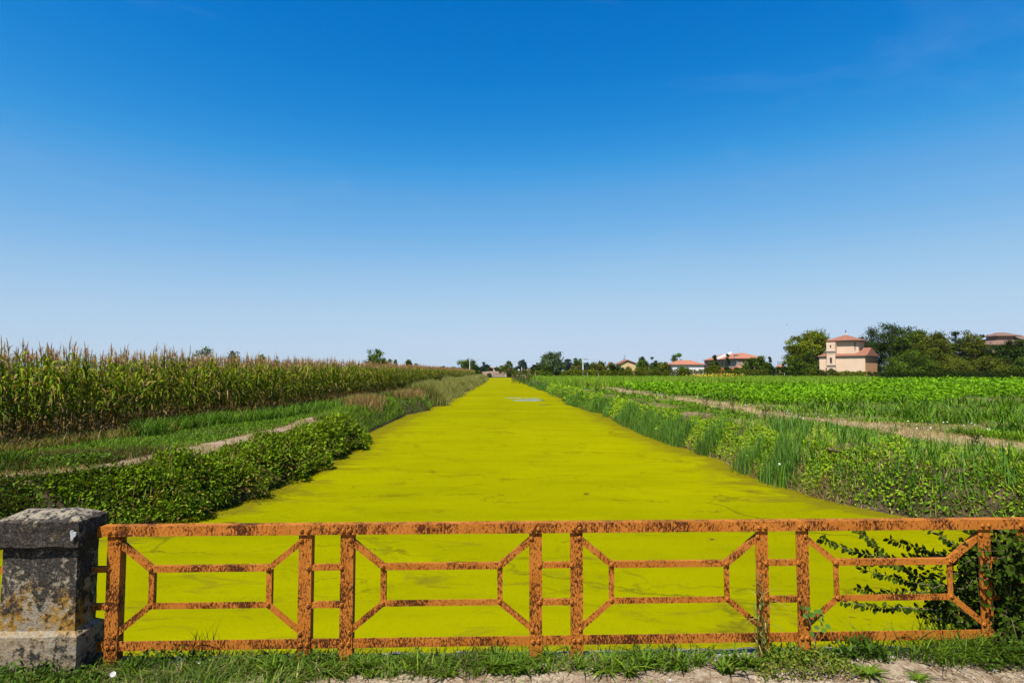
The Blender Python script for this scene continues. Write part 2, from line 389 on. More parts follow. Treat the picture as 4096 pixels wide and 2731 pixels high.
# a breath of high cirrus
tcw = wn.nodes.new('ShaderNodeTexCoord'); mpw = wn.nodes.new('ShaderNodeMapping'); mpw.inputs['Scale'].default_value = (1.6, 1.6, 5.0); mpw.inputs['Rotation'].default_value = (0, .25, .3)
nw = nd(wn, 'ShaderNodeTexNoise', Scale=1.7, Detail=7.0, Roughness=.62, Distortion=.6); wn.links.new(tcw.outputs['Generated'], mpw.inputs[0]); wn.links.new(mpw.outputs[0], nw.inputs['Vector'])
cl_ = mixc(wn, math_(wn, 'MULTIPLY', ramp(wn, nw.outputs['Fac'], [(.55, g(0)), (.85, g(1))]), .06), cv.outputs[0], (1.5, 1.6, 1.68))
wn.links.new(cl_, sc1.inputs[0]); wn.links.new(sc1.outputs[0], bg.inputs[0]); wn.links.new(bg.outputs[0], wo.inputs[0])
scene.view_settings.view_transform = 'Standard'; scene.view_settings.look = 'None'; scene.view_settings.exposure = 1.0; scene.view_settings.gamma = 1.0
# ------------------------------------------------------------------ terrain, water
WATER = -1.3
EL = np.array([(3.5,-9.5),(8.75,-9.0),(10.7,-8.0),(11.7,-6.6),(13.5,-6.0),(15.6,-6.1),(18.6,-6.0),(24,-6.15),(27,-6.6),(37.5,-6.7),(49,-6.9),(56,-6.45),(80,-7.2),(118,-7.6),(160,-8.3),(220,-9.8),(312,-12.6),(700,-24),(6000,-180)])
ER = np.array([(3.5,10.2),(9.6,9.3),(11.2,8.9),(12.1,7.9),(13.4,7.25),(16.2,6.75),(19.6,6.95),(22.1,6.65),(27.2,6.15),(35.8,6.1),(59,5.6),(80,5.5),(118,4.2),(160,3.1),(220,1.4),(312,-.4),(700,-12),(6000,-168)])
def el(y): return np.interp(y, EL[:, 0], EL[:, 1])
def er(y): return np.interp(y, ER[:, 0], ER[:, 1])
def bank_wob(y, s):
    """small irregularities of the waterline"""
    y = np.asarray(y, float); a = np.clip(y/18, .5, 2.2)
    return .10*a*np.sin(y*1.9/a+s) + .07*a*np.sin(y*4.3/a+2.1*s) + .16*a*np.sin(y*.61/a+.7*s)
LAND = -.24
PROF_X = np.array([-3, -1.2, 0, .22, .5, .85, 1.4, 5000]); PROF_Z = np.array([-2.4, -1.9, -1.33, -1.02, -.62, -.32, LAND, LAND])
def off_z(o): return np.interp(o, PROF_X, PROF_Z)
def undul(x, y):
    return .035*np.sin(x*1.3+.4*y)*np.sin(y*.9-.3*x)+.03*np.sin(x*.37+1.7)*np.sin(y*.29)
def ground_z(x, y):
    x = np.asarray(x, float); y = np.asarray(y, float)
    o = np.maximum(el(y)+bank_wob(y, 1.0)-x, x-er(y)-bank_wob(y, 4.0)); z = off_z(o)
    return z + undul(x, y)*np.clip((o-.9)/1.0, 0, 1)
ys = np.concatenate([np.arange(3.7, 40, .45), np.geomspace(40, 330, 130), np.geomspace(335, 5500, 30)])
def grid(name, mat, fx, nx_off, kind='structure', label=None):
    """strip of ground: columns at fx(y, o) for each offset o"""
    V = []
    for o in nx_off:
        x = fx(ys, o); V.append(np.stack([x, ys, ground_z(x, ys)], 1))
    V = np.stack(V, 1); ny, nx = V.shape[:2]; i = np.arange(ny*nx).reshape(ny, nx)
    F = np.stack([i[:-1, :-1], i[:-1, 1:], i[1:, 1:], i[1:, :-1]], -1).reshape(-1, 4)
    me = np_mesh(name, V.reshape(-1, 3), F)
    for p in me.polygons: p.use_smooth = True
    o = link_mesh(name, me, mat); tag(o, label, None, None, kind); return o
Lx = lambda y, o: el(y)+bank_wob(y, 1.0)-o
Rx = lambda y, o: er(y)+bank_wob(y, 4.0)+o
P1 = lambda y: 1.15+.12*np.sin(y*.7); P2 = lambda y: 2.0+.15*np.sin(y*.53+1)
def LxP(y, t):   # t 0..1 across the left dirt path
    return Lx(y, P1(y)+(P2(y)-P1(y))*t)
grid('bank', M['bank'], lambda y, o: Lx(y, P1(y)*o if o > 0 else o), [1, .85, .7, .55, .4, .28, .17, .08, 0, -.6, -1.2, -3])
grid('dirt_path', M['path'], lambda y, o: LxP(y, o), [1, .75, .5, .25, 0])
grid('ground', M['corn_soil'], lambda y, o: Lx(y, P2(y)+o), [5000, 1500, 500, 200, 100, 60, 40, 25, 16, 11, 8, 6, 5, 4, 3, 2.2, 1.5, 1, .5, 0])
grid('bank', M['bank'], lambda y, o: Rx(y, o), [-3, -1.2, -.6, 0, .1, .22, .36, .5, .7, .85, 1.1, 1.4, 1.8])
T1 = lambda y: 3.9+.45*np.sin(y*.41)+.2*np.sin(y*1.1); T2 = lambda y: 6.5+.5*np.sin(y*.33+2)+.25*np.sin(y*.9)
grid('ground', M['field'], lambda y, o: Rx(y, 1.8+(T1(y)-1.8)*o), [0, .2, .4, .6, .8, 1])
grid('straw_track', M['track'], lambda y, o: Rx(y, T1(y)+(T2(y)-T1(y))*o), [0, .2, .4, .6, .8, 1])
grid('ground', M['field'], lambda y, o: Rx(y, T2(y)+o), [0, .5, 1, 1.6, 2.4, 3.4, 5, 7, 10, 14, 20, 30, 45, 70, 110, 180, 300, 600, 1500, 5000])
# canal bed under the water
V = []
for t in (0, .5, 1):
    x = Lx(ys, -3)*(1-t)+Rx(ys, -3)*t; V.append(np.stack([x, ys, np.full_like(ys, -2.4 if t in (0, 1) else -2.6)], 1))
V = np.stack(V, 1); i = np.arange(V.shape[0]*3).reshape(-1, 3)
tag(link_mesh('canal_bed', np_mesh('canal_bed', V.reshape(-1, 3), np.stack([i[:-1, :-1], i[:-1, 1:], i[1:, 1:], i[1:, :-1]], -1).reshape(-1, 4)), M['bank']), kind='structure')
# water surface with the distance to the bank as an attribute
yw = np.concatenate([np.arange(-6, 40, .5), np.geomspace(40, 330, 110), np.geomspace(340, 700, 8)])
us = np.concatenate([[0, .012, .03, .06, .1, .16], np.linspace(.25, .75, 5), [.84, .9, .94, .97, .988, 1]])
xl = el(np.maximum(yw, 3.5))-.7; xr = er(np.maximum(yw, 3.5))+.7
X = xl[:, None]+(xr-xl)[:, None]*us; Y = np.repeat(yw[:, None], len(us), 1); bd = np.minimum(X-xl[:, None], xr[:, None]-X)-.7
i = np.arange(X.size).reshape(X.shape)
me = np_mesh('canal_water', np.stack([X, Y, np.full_like(X, WATER)], -1).reshape(-1, 3), np.stack([i[:-1, :-1], i[:-1, 1:], i[1:, 1:], i[1:, :-1]], -1).reshape(-1, 4))
a = me.attributes.new('bank_distance', 'FLOAT', 'POINT'); a.data.foreach_set('value', np.clip(bd.ravel()/5, 0, 1).astype(np.float32))
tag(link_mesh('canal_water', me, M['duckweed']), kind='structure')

# ------------------------------------------------------------------ road bridge we stand on
P0 = (.2216, 3.4464, 0.0); RA = R(1.7)
rc, rs = math.cos(RA), math.sin(RA)
def rail_pt(u, v, z): return (P0[0]+rc*u-rs*v, P0[1]+rs*u+rc*v, z)
def rail_xy(u, v): return P0[0]+rc*u-rs*v, P0[1]+rs*u+rc*v
nx, ny = 160, 60
gx = np.concatenate([[-60, -30, -12, -6], np.linspace(-4.2, 4.2, nx), [6, 12, 30, 60]]); gv = np.concatenate([[-16, -8, -4, -2], np.linspace(-1.2, -.018, ny)])
GU, GV = np.meshgrid(gx, gv); X = P0[0]+rc*GU-rs*GV; Y = P0[1]+rs*GU+rc*GV
Z = np.array([[.016*mnoise.noise(Vector((x*2.2, y*2.2, 0)))+.010*mnoise.noise(Vector((x*9, y*9, 3)))+.005*mnoise.noise(Vector((x*31, y*31, 5))) for x, y in zip(rx, ry)] for rx, ry in zip(X, Y)])
Z = Z-.012+.012*np.clip((GV+.30)/.25, 0, 1)
i = np.arange(X.size).reshape(X.shape)
me = np_mesh('road', np.stack([X, Y, Z], -1).reshape(-1, 3), np.stack([i[:-1, :-1], i[:-1, 1:], i[1:, 1:], i[1:, :-1]], -1).reshape(-1, 4))
for p in me.polygons: p.use_smooth = True
tag(link_mesh('road', me, M['dirt']), kind='structure')
def road_z(x, y): return .012*mnoise.noise(Vector((x*2.2, y*2.2, 0)))-.01
# concrete edge of the bridge: many short slices with worn edges
prof = [(-.02, -.5), (-.022, -.014), (-.010, -.004), (.112, .002), (.125, -.008), (.125, -.9)]
uu = np.arange(-12, 12.01, .06); V = []
for u in uu:
    for k, (v, z) in enumerate(prof):
        q = Vector((u*7, k*2.3, 0)); r = mnoise.noise(q)*.012+mnoise.noise(q*4)*.006
        V.append(rail_pt(u, v+r*.8, z+(r if 0 < k < 5 else 0)))
n = len(prof); i = np.arange(len(uu)*n).reshape(-1, n)
tag(link_mesh('kerb', np_mesh('kerb', np.array(V), np.stack([i[:-1, :-1], i[1:, :-1], i[1:, 1:], i[:-1, 1:]], -1).reshape(-1, 4)), M['kerb']), kind='structure')
db = MB()
for (a, b_, c, d) in ((-60, 60, -16, .11),):
    db.prism([rail_pt(a, c, -.95), rail_pt(b_, c, -.95), rail_pt(b_, d, -.95), rail_pt(a, d, -.95)], (0, 0, .42))
tag(db.build('bridge_deck', M['concrete']), kind='structure')
ab = MB()
for (u0, u1) in ((-60, -9.6), (9.9, 60)):
    ab.prism([rail_pt(u0, -15, -3), rail_pt(u1, -15, -3), rail_pt(u1, .3, -3), rail_pt(u0, .3, -3)], (0, 0, 2.73))
tag(ab.build('embankment', M['bank']), kind='structure')

# ------------------------------------------------------------------ riveted railing
def rail_root(name, label):
    o = empty(name, P0, RA); tag(o, label, 'railing'); return o
rail = rail_root('bridge_railing', 'rusty orange riveted iron railing with bent panels, running right from the stone pillar')
def strip(mb, pts, th, y0, y1, side=1):
    """flat bar following a bent line in the x-z plane, mitred at the bends"""
    pts = [Vector((p[0], 0, p[1])) for p in pts]; n = len(pts); A = []; B = []
    for i, p in enumerate(pts):
        d0 = (p-pts[i-1]).normalized() if i else None; d1 = (pts[i+1]-p).normalized() if i < n-1 else None
        nn = [Vector((-d.z, 0, d.x)) for d in (d0, d1) if d is not None]
        m = sum(nn, Vector()).normalized(); s = th/2/max(m.dot(nn[0]), .3); A.append(p+m*s); B.append(p-m*s)
    if pts[0].x == pts[-1].x: pass
    # vertical cut at the posts
    vs = []
    for a, b in zip(A, B):
        vs += [(a.x, y0, a.z), (a.x, y1, a.z), (b.x, y1, b.z), (b.x, y0, b.z)]
    fs = [(0, 3, 2, 1), ((n-1)*4, (n-1)*4+1, (n-1)*4+2, (n-1)*4+3)]
    for i in range(n-1):
        for k in range(4): fs.append((i*4+k, i*4+(k+1) % 4, i*4+4+(k+1) % 4, i*4+4+k))
    mb.add(vs, fs); return A, B
rivet_me = None
def rivet(parent, x, y, z, r=.0135):
    global rivet_me
    if rivet_me is None:
        q = MB().dome((0, 0, 0), .0135, .011, 10, k=3); me = bpy.data.meshes.new('rivet'); me.from_pydata(q.v, [], q.f); me.update()
        for p in me.polygons: p.use_smooth = True
        me.materials.append(M['rust']); rivet_me = me
    o = bpy.data.objects.new('rivet', rivet_me); COL.objects.link(o); o.parent = parent
    o.location = (x+random.uniform(-.002, .002), y, z+random.uniform(-.002, .002)); return o
WP = .075
lefts = [-2.555, -1.463, -1.222, -.120, .121, 1.230, 1.475, 2.590, 2.826]
RZ0, RZ1 = .735, .792
tr = MB(); tr.box(-2.665, 3.25, -.014, -.006, RZ0, RZ1); tr.box(-2.665, 3.25, -.006, .048, RZ1-.007, RZ1-.0005)
tr_o = tr.build('top_rail', M['rust'], rail)
br = MB(); br.box(-2.665, 3.25, .009, .016, .084, .137); br.box(-2.665, 3.25, .016, .05, .084, .0905)
br_o = br.build('bottom_rail', M['rust'], rail)
def post(x, side, bars):
    b = MB(); b.box(x, x+WP, 0, .0065, -.06, .779); b.box(x+WP-.0065, x+WP, .0065, .058, -.06, .779)
    o = b.build('post', M['rust'], rail)
    for dx in (.020, .056): rivet(tr_o, x+dx, -.014, .757); rivet(o, x+dx, 0, .108)
    inner = x+.017 if side == 'L' else x+WP-.017      # side the panel is on
    outer = x+WP-.015 if side == 'L' else x+.012
    for z in (.700, .172): rivet(o, inner, 0, z)
    if bars:
        for z in (.541, .329): rivet(o, outer, 0, z)
    return o
# side 'R': the panel lies to the right of the post, 'L': to its left
sides = ['R', 'L', 'R', 'L', 'R', 'L', 'R', 'L', 'R']
posts = [post(x, s, True) for x, s in zip(lefts, sides)]
def cross(x0, x1, z, h=.033):
    b = MB(); b.box(x0, x1, .008, .0135, z-h/2, z+h/2); b.box(x0, x1, .0135, .034, z+h/2-.005, z+h/2-.0004)
    return b.build('cross_bar', M['rust'], rail)
for i, j in ((1, 2), (3, 4), (5, 6)):
    for z in (.542, .328): cross(lefts[i]+.03, lefts[j]+.045, z)
for z in (.542, .331): cross(-2.70, lefts[0]+.03, z)
cross(lefts[7]+.03, 2.738, .542); cross(lefts[7]+.03, 2.715, .33)
for i in (0, 2, 4, 6):
    xl_, xr_ = lefts[i]+WP, lefts[i+1]
    nl, nr = xl_+.172, xr_-.172
    for kind in ('upper', 'lower'):
        if kind == 'upper': pts = [(xl_-.03, .703), (nl, .541), (nr, .541), (xr_+.03, .703)]
        else: pts = [(xl_-.03, .168), (nl, .334), (nr, .334), (xr_+.03, .168)]
        b = MB(); A, B = strip(b, pts, .035, .0075, .013)
        if kind == 'upper':          # flange along the top edge
            for k in range(3):
                p, q = A[k], A[k+1]; d = (q-p).normalized(); nn = Vector((-d.z, 0, d.x))*.005
                vs = [(p.x, .013, p.z), (q.x, .013, q.z), (q.x, .036, q.z), (p.x, .036, p.z)]
                vs = vs + [(v_[0]-nn.x, v_[1], v_[2]-nn.z) for v_ in vs]
                b.add(vs, [(0, 1, 2, 3), (4, 7, 6, 5), (0, 4, 5, 1), (1, 5, 6, 2), (2, 6, 7, 3), (3, 7, 4, 0)])
        o = b.build(kind+'_brace', M['rust'], rail)
        for nx_ in (nl, nr): rivet(o, nx_, .0075, .541 if kind == 'upper' else .334)
    for nx_ in (nl, nr):
        b = MB(); b.box(nx_-.016, nx_+.016, .0145, .0195, .325, .55); b.box(nx_+.011, nx_+.0155, .0195, .045, .325, .55)
        b.build('inner_upright', M['rust'], rail)
# next length of the same railing, beyond the pillar
rail2 = rail_root('bridge_railing', 'short piece of rusty railing just showing to the left of the lichen covered pillar')
b = MB(); b.box(-4.3, -3.05, -.014, -.006, RZ0, RZ1); b.box(-4.3, -3.05, -.006, .048, RZ1-.007, RZ1-.0005); b.build('top_rail', M['rust'], rail2)
b = MB(); b.box(-4.3, -3.05, .009, .016, .084, .137); b.build('bottom_rail', M['rust'], rail2)
for z in (.542, .331):
    b = MB(); b.box(-3.22, -3.03, .008, .0135, z-.0165, z+.0165); b.box(-3.22, -3.03, .0135, .034, z+.0115, z+.0161); b.build('cross_bar', M['rust'], rail2)
b = MB(); b.box(-3.25, -3.25+WP, 0, .0065, -.06, .779); b.build('post', M['rust'], rail2)

# ------------------------------------------------------------------ stone pillar
pil = empty('stone_pillar', P0, RA); tag(pil, 'square grey stone pillar with ochre and black lichen and a sloped cap, left end of the railing', 'pillar')
def rough_block(name, rings, amp, step=.018, parent=pil, seed=0):
    """rings: list of (u0,u1,v0,v1,z); faces are subdivided and roughened"""
    V = []; F = []
    u0, u1, v0, v1, _ = rings[0]
    nu = max(4, int((u1-u0)/step)); nv = max(3, int((v1-v0)/step))
    def ring(r):
        a, b, c, d, z = r; pts = []
        for k in range(nu): pts.append((a+(b-a)*k/nu, c, z))
        for k in range(nv): pts.append((b, c+(d-c)*k/nv, z))
        for k in range(nu): pts.append((b-(b-a)*k/nu, d, z))
        for k in range(nv): pts.append((a, d-(d-c)*k/nv, z))
        return pts
    rr = []
    for a, b in zip(rings[:-1], rings[1:]):
        L_ = max(abs(p-q) for p, q in zip(a, b)); m = max(1, int(L_/step))
        for k in range(m): rr.append(tuple(p+(q-p)*k/m for p, q in zip(a, b)))
    rr.append(rings[-1])
    for r in rr: V += ring(r)
    n = 2*(nu+nv)
    for i in range(len(rr)-1):
        for k in range(n): F.append((i*n+k, i*n+(k+1) % n, (i+1)*n+(k+1) % n, (i+1)*n+k))
    # cap the top with rings shrinking to a line
    W = []
    for p in V:
        q = Vector(p)
        d = mnoise.noise_vector(q*9+Vector((seed, 0, 0)))*amp+mnoise.noise_vector(q*34)*amp*.55
        W.append(q+d)
    # chip a few corners
    F.append(tuple(range((len(rr)-1)*n, len(rr)*n)))
    me = bpy.data.meshes.new(name); me.from_pydata(W, [], F); me.update(); return link_mesh(name, me, M['stone'], parent)
rough_block('plinth', [(-3.075, -2.605, -.150, .080, -.35), (-3.075, -2.605, -.150, .080, .236), (-3.045, -2.634, -.123, .053, .258)], .0035, seed=1)
rough_block('shaft', [(-3.042, -2.637, -.120, .050, .25), (-3.042, -2.637, -.120, .050, .735)], .003, seed=2)
rough_block('cap', [(-3.045, -2.634, -.123, .053, .722), (-3.078, -2.606, -.162, .085, .7225), (-3.078, -2.606, -.162, .085, .856), (-2.99, -2.70, -.07, -.01, .898), (-2.95, -2.74, -.05, -.03, .900)], .0055, seed=3)
b = MB(); nn = 14
pts = []
for k in range(nn):
    a = 2*math.pi*k/nn; r = .019*(1+.35*math.sin(3*a+1)); pts.append((-2.627+r*.75*math.cos(a), -.180, .79+r*1.25*math.sin(a)))
b.prism(pts, (0, .012, 0)); b.build('lichen_patch', wall_mat('pale lichen', (.34, .35, .36), (.55, .57, .58), 60), pil)
# ------------------------------------------------------------------ maize
CX = np.array([(8,-13.6),(14.6,-12.3),(23.6,-10.75),(35,-10.2),(57,-9.6),(90,-10.0),(120,-10.6),(215,-13.8)])
def corn_x(y): return np.interp(y, CX[:, 0], CX[:, 1])
PAL_CG = [(.095,.155,.005),(.15,.205,.007),(.060,.11,.004),(.24,.27,.010),(.12,.18,.006)]
PAL_CD = [(.34,.20,.085),(.26,.14,.05),(.42,.28,.12),(.20,.16,.03)]
PAL_T = [(.36,.20,.10),(.43,.25,.12),(.28,.15,.075),(.40,.27,.11)]
def corn_parts(lod=0):
    st, fo, ta = Acc(), Acc(), Acc()
    H = 2.22*rng.uniform(.93, 1.07); ph = rng.random()*6.28
    bend = rng.normal(0, .05, 2)
    def axis(z): return np.array([bend[0]*(z/H)**2, bend[1]*(z/H)**2, z])
    k = 6 if lod == 0 else 3; n = 5 if lod == 0 else 3
    zs = np.linspace(0, H, k); V = []
    for z in zs:
        r = .013*(1-.55*z/H)*(1 if lod == 0 else 1.4); c = axis(z)
        for a in range(n): t = 2*math.pi*a/n; V.append(c+np.array([r*math.cos(t), r*math.sin(t), 0]))
    F = [(i*n+a, i*n+(a+1) % n, (i+1)*n+(a+1) % n, (i+1)*n+a) for i in range(k-1) for a in range(n)]
    cs = np.array([(.16, .14, .03)]*len(V))*np.linspace(1.2, .9, len(V))[:, None]; st.add(V, F, cs)
    nl = 14 if lod == 0 else 9
    for i in range(nl):
        t = (i+.6)/nl; z0 = .22+t*(H-.34); az = ph+(i % 2)*math.pi+rng.normal(0, .45)
        L_ = (.42+.42*math.sin(math.pi*min(1, t*.9+.15)))*rng.uniform(.8, 1.2); W_ = rng.uniform(.055, .085)*(1 if lod == 0 else 1.5)
        dry = rng.random() < (.98 if t < .12 else .6 if t < .25 else .22 if t < .4 else .07)
        a = R(rng.uniform(64, 84)) if not dry else R(rng.uniform(-30, 40)); a1 = R(rng.uniform(-89, -62) if rng.random() < .74 else rng.uniform(-20, 65))
        if dry: a1 = R(-86); W_ *= .75
        seg = 5 if lod == 0 else 3; p = axis(z0).copy(); rows = []; tw = rng.normal(0, .5)
        for s in range(seg+1):
            u = s/seg; an = a+(a1-a)*min(1, u*1.25)**1.1; wd = W_*(.55+1.3*u-1.8*u*u if u < .98 else .04); wd = max(wd, .004)
            sd = np.array([-math.sin(az+tw*u), math.cos(az+tw*u), .25*math.sin(tw*3*u)])
            rows += [p-sd*wd/2, p+sd*wd/2]; p = p+np.array([math.cos(az)*math.cos(an), math.sin(az)*math.cos(an), math.sin(an)])*L_/seg
        F = [(2*q, 2*q+1, 2*q+3, 2*q+2) for q in range(seg)]
        if dry: c = mixcol(PAL_CD, 1, .2)[0]
        else: c = mixcol(PAL_CG, 1, .2)[0]*(1.0+.25*(t-.5))
        C = np.repeat(c[None], len(rows), 0)
        if not dry and rng.random() < .35: C[-4:] = mixcol(PAL_CD, 1)[0]
        fo.add(rows, F, C)
    if lod == 0:                         # an ear in its husk
        z0 = H*rng.uniform(.4, .5); az = ph+1.2; o = axis(z0); d = np.array([math.cos(az)*.45, math.sin(az)*.45, .85]); V = []
        for s in range(5):
            u = s/4; r = .027*math.sin(math.pi*min(.97, .18+u*.8)); c = o+d*.24*u
            for a in range(5): t = 2*math.pi*a/5; V.append(c+np.array([math.cos(t)*r, math.sin(t)*r, 0]))
        fo.add(V, [(i*5+a, i*5+(a+1) % 5, (i+1)*5+(a+1) % 5, (i+1)*5+a) for i in range(4) for a in range(5)], np.array([(.34, .27, .09)]*25))
    top = axis(H); tw = .016 if lod == 0 else .028
    nb = 8 if lod == 0 else 5; c = mixcol(PAL_T, 1, .15)[0]
    for i in range(nb+1):
        if i == 0: L_ = .34*rng.uniform(.85, 1.35); a = R(86); a1 = R(rng.uniform(60, 88)); az = rng.random()*6.28
        else: L_ = rng.uniform(.16, .26); a = R(rng.uniform(60, 80)); a1 = R(rng.uniform(-30, 60)); az = rng.random()*6.28
        p = top+np.array([0, 0, .02*i*.4]); 
        for cr in ((0, 1) if i == 0 else (0,)):
            p = top+np.array([0, 0, .008*i]); rows = []
            for s in range(4):
                u = s/3; an = a+(a1-a)*u; wd = tw*(1.0 if s < 3 else .3)*(.8 if i else 1.3)
                sd = np.array([-math.sin(az+cr*1.57), math.cos(az+cr*1.57), 0]); rows += [p-sd*wd/2, p+sd*wd/2]
                p = p+np.array([math.cos(az)*math.cos(an), math.sin(az)*math.cos(an), math.sin(an)])*L_/3
            ta.add(rows, [(0, 1, 3, 2), (2, 3, 5, 4), (4, 5, 7, 6)], np.repeat((c*rng.uniform(.85, 1.15))[None], 8, 0))
    return st, fo, ta
NV = 10
var = [corn_parts(0) for _ in range(NV)]
vmesh = [(a.mesh('stalk'), b_.mesh('foliage'), c.mesh('tassel')) for a, b_, c in var]
for a, b_, c in vmesh: a.materials.append(M['leaf']); b_.materials.append(M['leaf']); c.materials.append(M['dry'])
rows_y = []
pl = []                                   # every plant: x, y, row
for r in range(9):
    y = 9.5+rng.random()*.2
    while y < 214:
        sp = .19 if y < 60 else .24 if y < 110 else .36
        pl.append((float(corn_x(y))-.72*r+rng.normal(0, .05), y+rng.normal(0, .03), r)); y += sp
pl = np.array(pl); keep = np.abs(pl[:, 0])/pl[:, 1] < 1.6; pl = pl[keep]
pl = pl[(pl[:, 2] < 5) | (pl[:, 1] < 45)]
inview = (pl[:, 0]/pl[:, 1] > -.885) & (pl[:, 2] < 2)
size = np.where(inview, 1/pl[:, 1]*np.where(pl[:, 2] == 0, 1.0, .45), 0); order = np.argsort(-size)
first = order[:300]; rest = np.setdiff1d(np.arange(len(pl)), first)
for k, q in enumerate(first):
    x, y, r = pl[q]; v = int(rng.integers(NV))
    root = empty('corn_plant', (x, y, float(ground_z(x, y))), rng.random()*6.28); s = rng.uniform(.93, 1.06); root.scale = (s, s, s*rng.uniform(.90, 1.06))
    root.rotation_euler[0] = rng.normal(0, .05) if rng.random() > .06 else rng.normal(0, .3); root.rotation_euler[1] = rng.normal(0, .05)
    tag(root, 'tall ripening maize plant with a tan tassel in the near edge of the cornfield', 'corn plant', 'maize plants along the near edge of the cornfield')
    for nm, me, mt in zip(('stalk', 'foliage', 'tassel'), vmesh[v], ('leaf', 'leaf', 'dry')): link_mesh(nm, me, M[mt], root)
acc = Acc(); accT = Acc()
far_var = [corn_parts(1) for _ in range(8)]
P_ = pl[rest]
for near in (True, False):
    vs = var if near else far_var; sel = P_[(P_[:, 1] < 55) == near]; vi = rng.integers(0, len(vs), len(sel))
    for v in range(len(vs)):
        q = sel[vi == v]
        if len(q) == 0: continue
        pos = np.stack([q[:, 0], q[:, 1], ground_z(q[:, 0], q[:, 1])], 1); yaw = rng.random(len(q))*6.28; sc = rng.uniform(.92, 1.07, len(q)); mul = rng.uniform(.85, 1.2, len(q))
        for part in vs[v]:
            V, F, C = part.get(); instance(acc, V, F, C, pos, yaw, sc, mul)
tag(acc.build('cornfield', M['leaf']), 'dense maize field stretching along the left bank behind its front plants', 'cornfield', kind='stuff')

# ------------------------------------------------------------------ grasses, weeds, reeds
def zone(n, y0, y1, fx, pw=1.0):
    """points between depths y0 and y1, denser close by; fx(y, t) gives x"""
    u = rng.random(n); p = pw
    y = (y0**(-p)+(y1**(-p)-y0**(-p))*u)**(-1/p) if p > 0 else y0+(y1-y0)*u
    x = fx(y, rng.random(n)); return np.stack([x, y, ground_z(x, y)], 1)
def vn(P, s, seed=0):
    """smooth noise 0..1 for patchiness"""
    x, y = P[:, 0]*s+seed, P[:, 1]*s*.8+seed*1.7
    v = np.sin(x+1.3*np.sin(y*.7))+np.sin(y*1.3+1.1*np.sin(x*.9+2))+.7*np.sin(2.3*x-1.9*y+1)+.5*np.sin(3.7*y+2.1*x)
    return np.clip(v/5.4+.5, 0, 1)
G_DK = [(.030,.060,.003),(.045,.085,.004),(.060,.105,.005)]
G_MID = [(.070,.145,.004),(.10,.185,.005),(.125,.215,.006),(.055,.12,.004)]
G_BR = [(.13,.27,.005),(.165,.31,.006),(.11,.235,.005),(.19,.30,.007)]
G_BLUE = [(.085,.20,.020),(.11,.24,.026),(.065,.155,.014)]
G_DRY = [(.38,.27,.12),(.46,.34,.16),(.30,.20,.09),(.26,.22,.06)]
G_RED = [(.24,.11,.04),(.30,.16,.06),(.18,.085,.035),(.20,.15,.04)]
G_OL = [(.12,.15,.02),(.16,.18,.03),(.09,.12,.015)]
def clumps(P, per, spread):
    Q = np.repeat(P, per, 0); Q[:, :2] += rng.normal(0, 1, (len(Q), 2))*np.repeat(np.broadcast_to(spread, (len(P),)), per)[:, None]
    Q[:, 2] = ground_z(Q[:, 0], Q[:, 1]); return Q
def sc_(P, ref=20., lo=1., hi=6.): return np.clip(P[:, 1]/ref, lo, hi)

# left: grass between path and maize
A = Acc()
P = zone(62000, 8.5, 120, lambda y, t: Lx(y, P2(y)-.15+(el(y)-corn_x(y)-P2(y)+.5)*t), .9); f = vn(P, .8, 1)
s = sc_(P, 16); blades(A, P, rng.uniform(.06, .18, len(P))*(.4+f)*np.clip(P[:, 1]/20, .8, 1.4), .017*s, rng.uniform(.2, 1.0, len(P)), mixcol(G_MID+G_BR[:2]+G_DK[1:], len(P), .3), 3)
P = zone(9000, 9, 90, lambda y, t: corn_x(y)+.1+.9*np.abs(t), .8); s = sc_(P, 16)
blades(A, P, rng.uniform(.10, .45, len(P)), .014*s, rng.uniform(.3, 1.2, len(P)), mixcol(G_DRY+G_RED+G_OL+G_MID, len(P)), 3)
# leafy tall grass at the foot of the maize
P = clumps(zone(230, 17, 60, lambda y, t: corn_x(y)+.4+.9*t, .7), 26, .16); s = sc_(P, 18)
blades(A, P, rng.uniform(.3, .75, len(P)), .018*s, rng.uniform(.3, 1.0, len(P)), mixcol(G_MID+G_BLUE, len(P)), 4)
P = zone(16000, 9, 120, lambda y, t: LxP(y, -.35+1.7*t), .8); s = sc_(P, 14); f = vn(P, 1.6, 4); k = f > .44; P = P[k]; s = s[k]
blades(A, P, rng.uniform(.03, .12, len(P)), .008*s, rng.uniform(.3, 1.5, len(P)), mixcol(G_DRY+G_OL, len(P)), 2)
A.build('grass', M['grass']); tag(bpy.data.objects['grass'], 'mixed green and dry grass between the maize and the dirt path', 'grass', kind='stuff')
# tall seeding weeds at the far left, beside the maize
A = Acc(); c0 = rng.uniform((-11.6, 9.6), (-9.9, 12.0), (90, 2)); P = np.stack([c0[:, 0], c0[:, 1], ground_z(c0[:, 0], c0[:, 1])], 1); Q = clumps(P, 22, .12)
blades(A, Q, rng.uniform(.5, 1.5, len(Q))*np.clip((-9.6-Q[:, 0])/1.6, .35, 1), .016, rng.uniform(.1, .7, len(Q)), mixcol(G_DK+G_MID[:2], len(Q)), 4)
Q = clumps(P, 10, .12); n = len(Q); Q[:, 2] += rng.uniform(.9, 1.6, n)*np.clip((-9.6-Q[:, 0])/1.6, .35, 1); leaf_quads(A, Q, rnd_dir(n, .8), rnd_dir(n), rng.uniform(.05, .14, n), .014, mixcol([(.10,.05,.02),(.14,.08,.03)], n))
tag(A.build('tall_grass', M['grass']), 'tall dark seeding grass clump at the left edge in front of the maize', 'tall grass', kind='stuff')
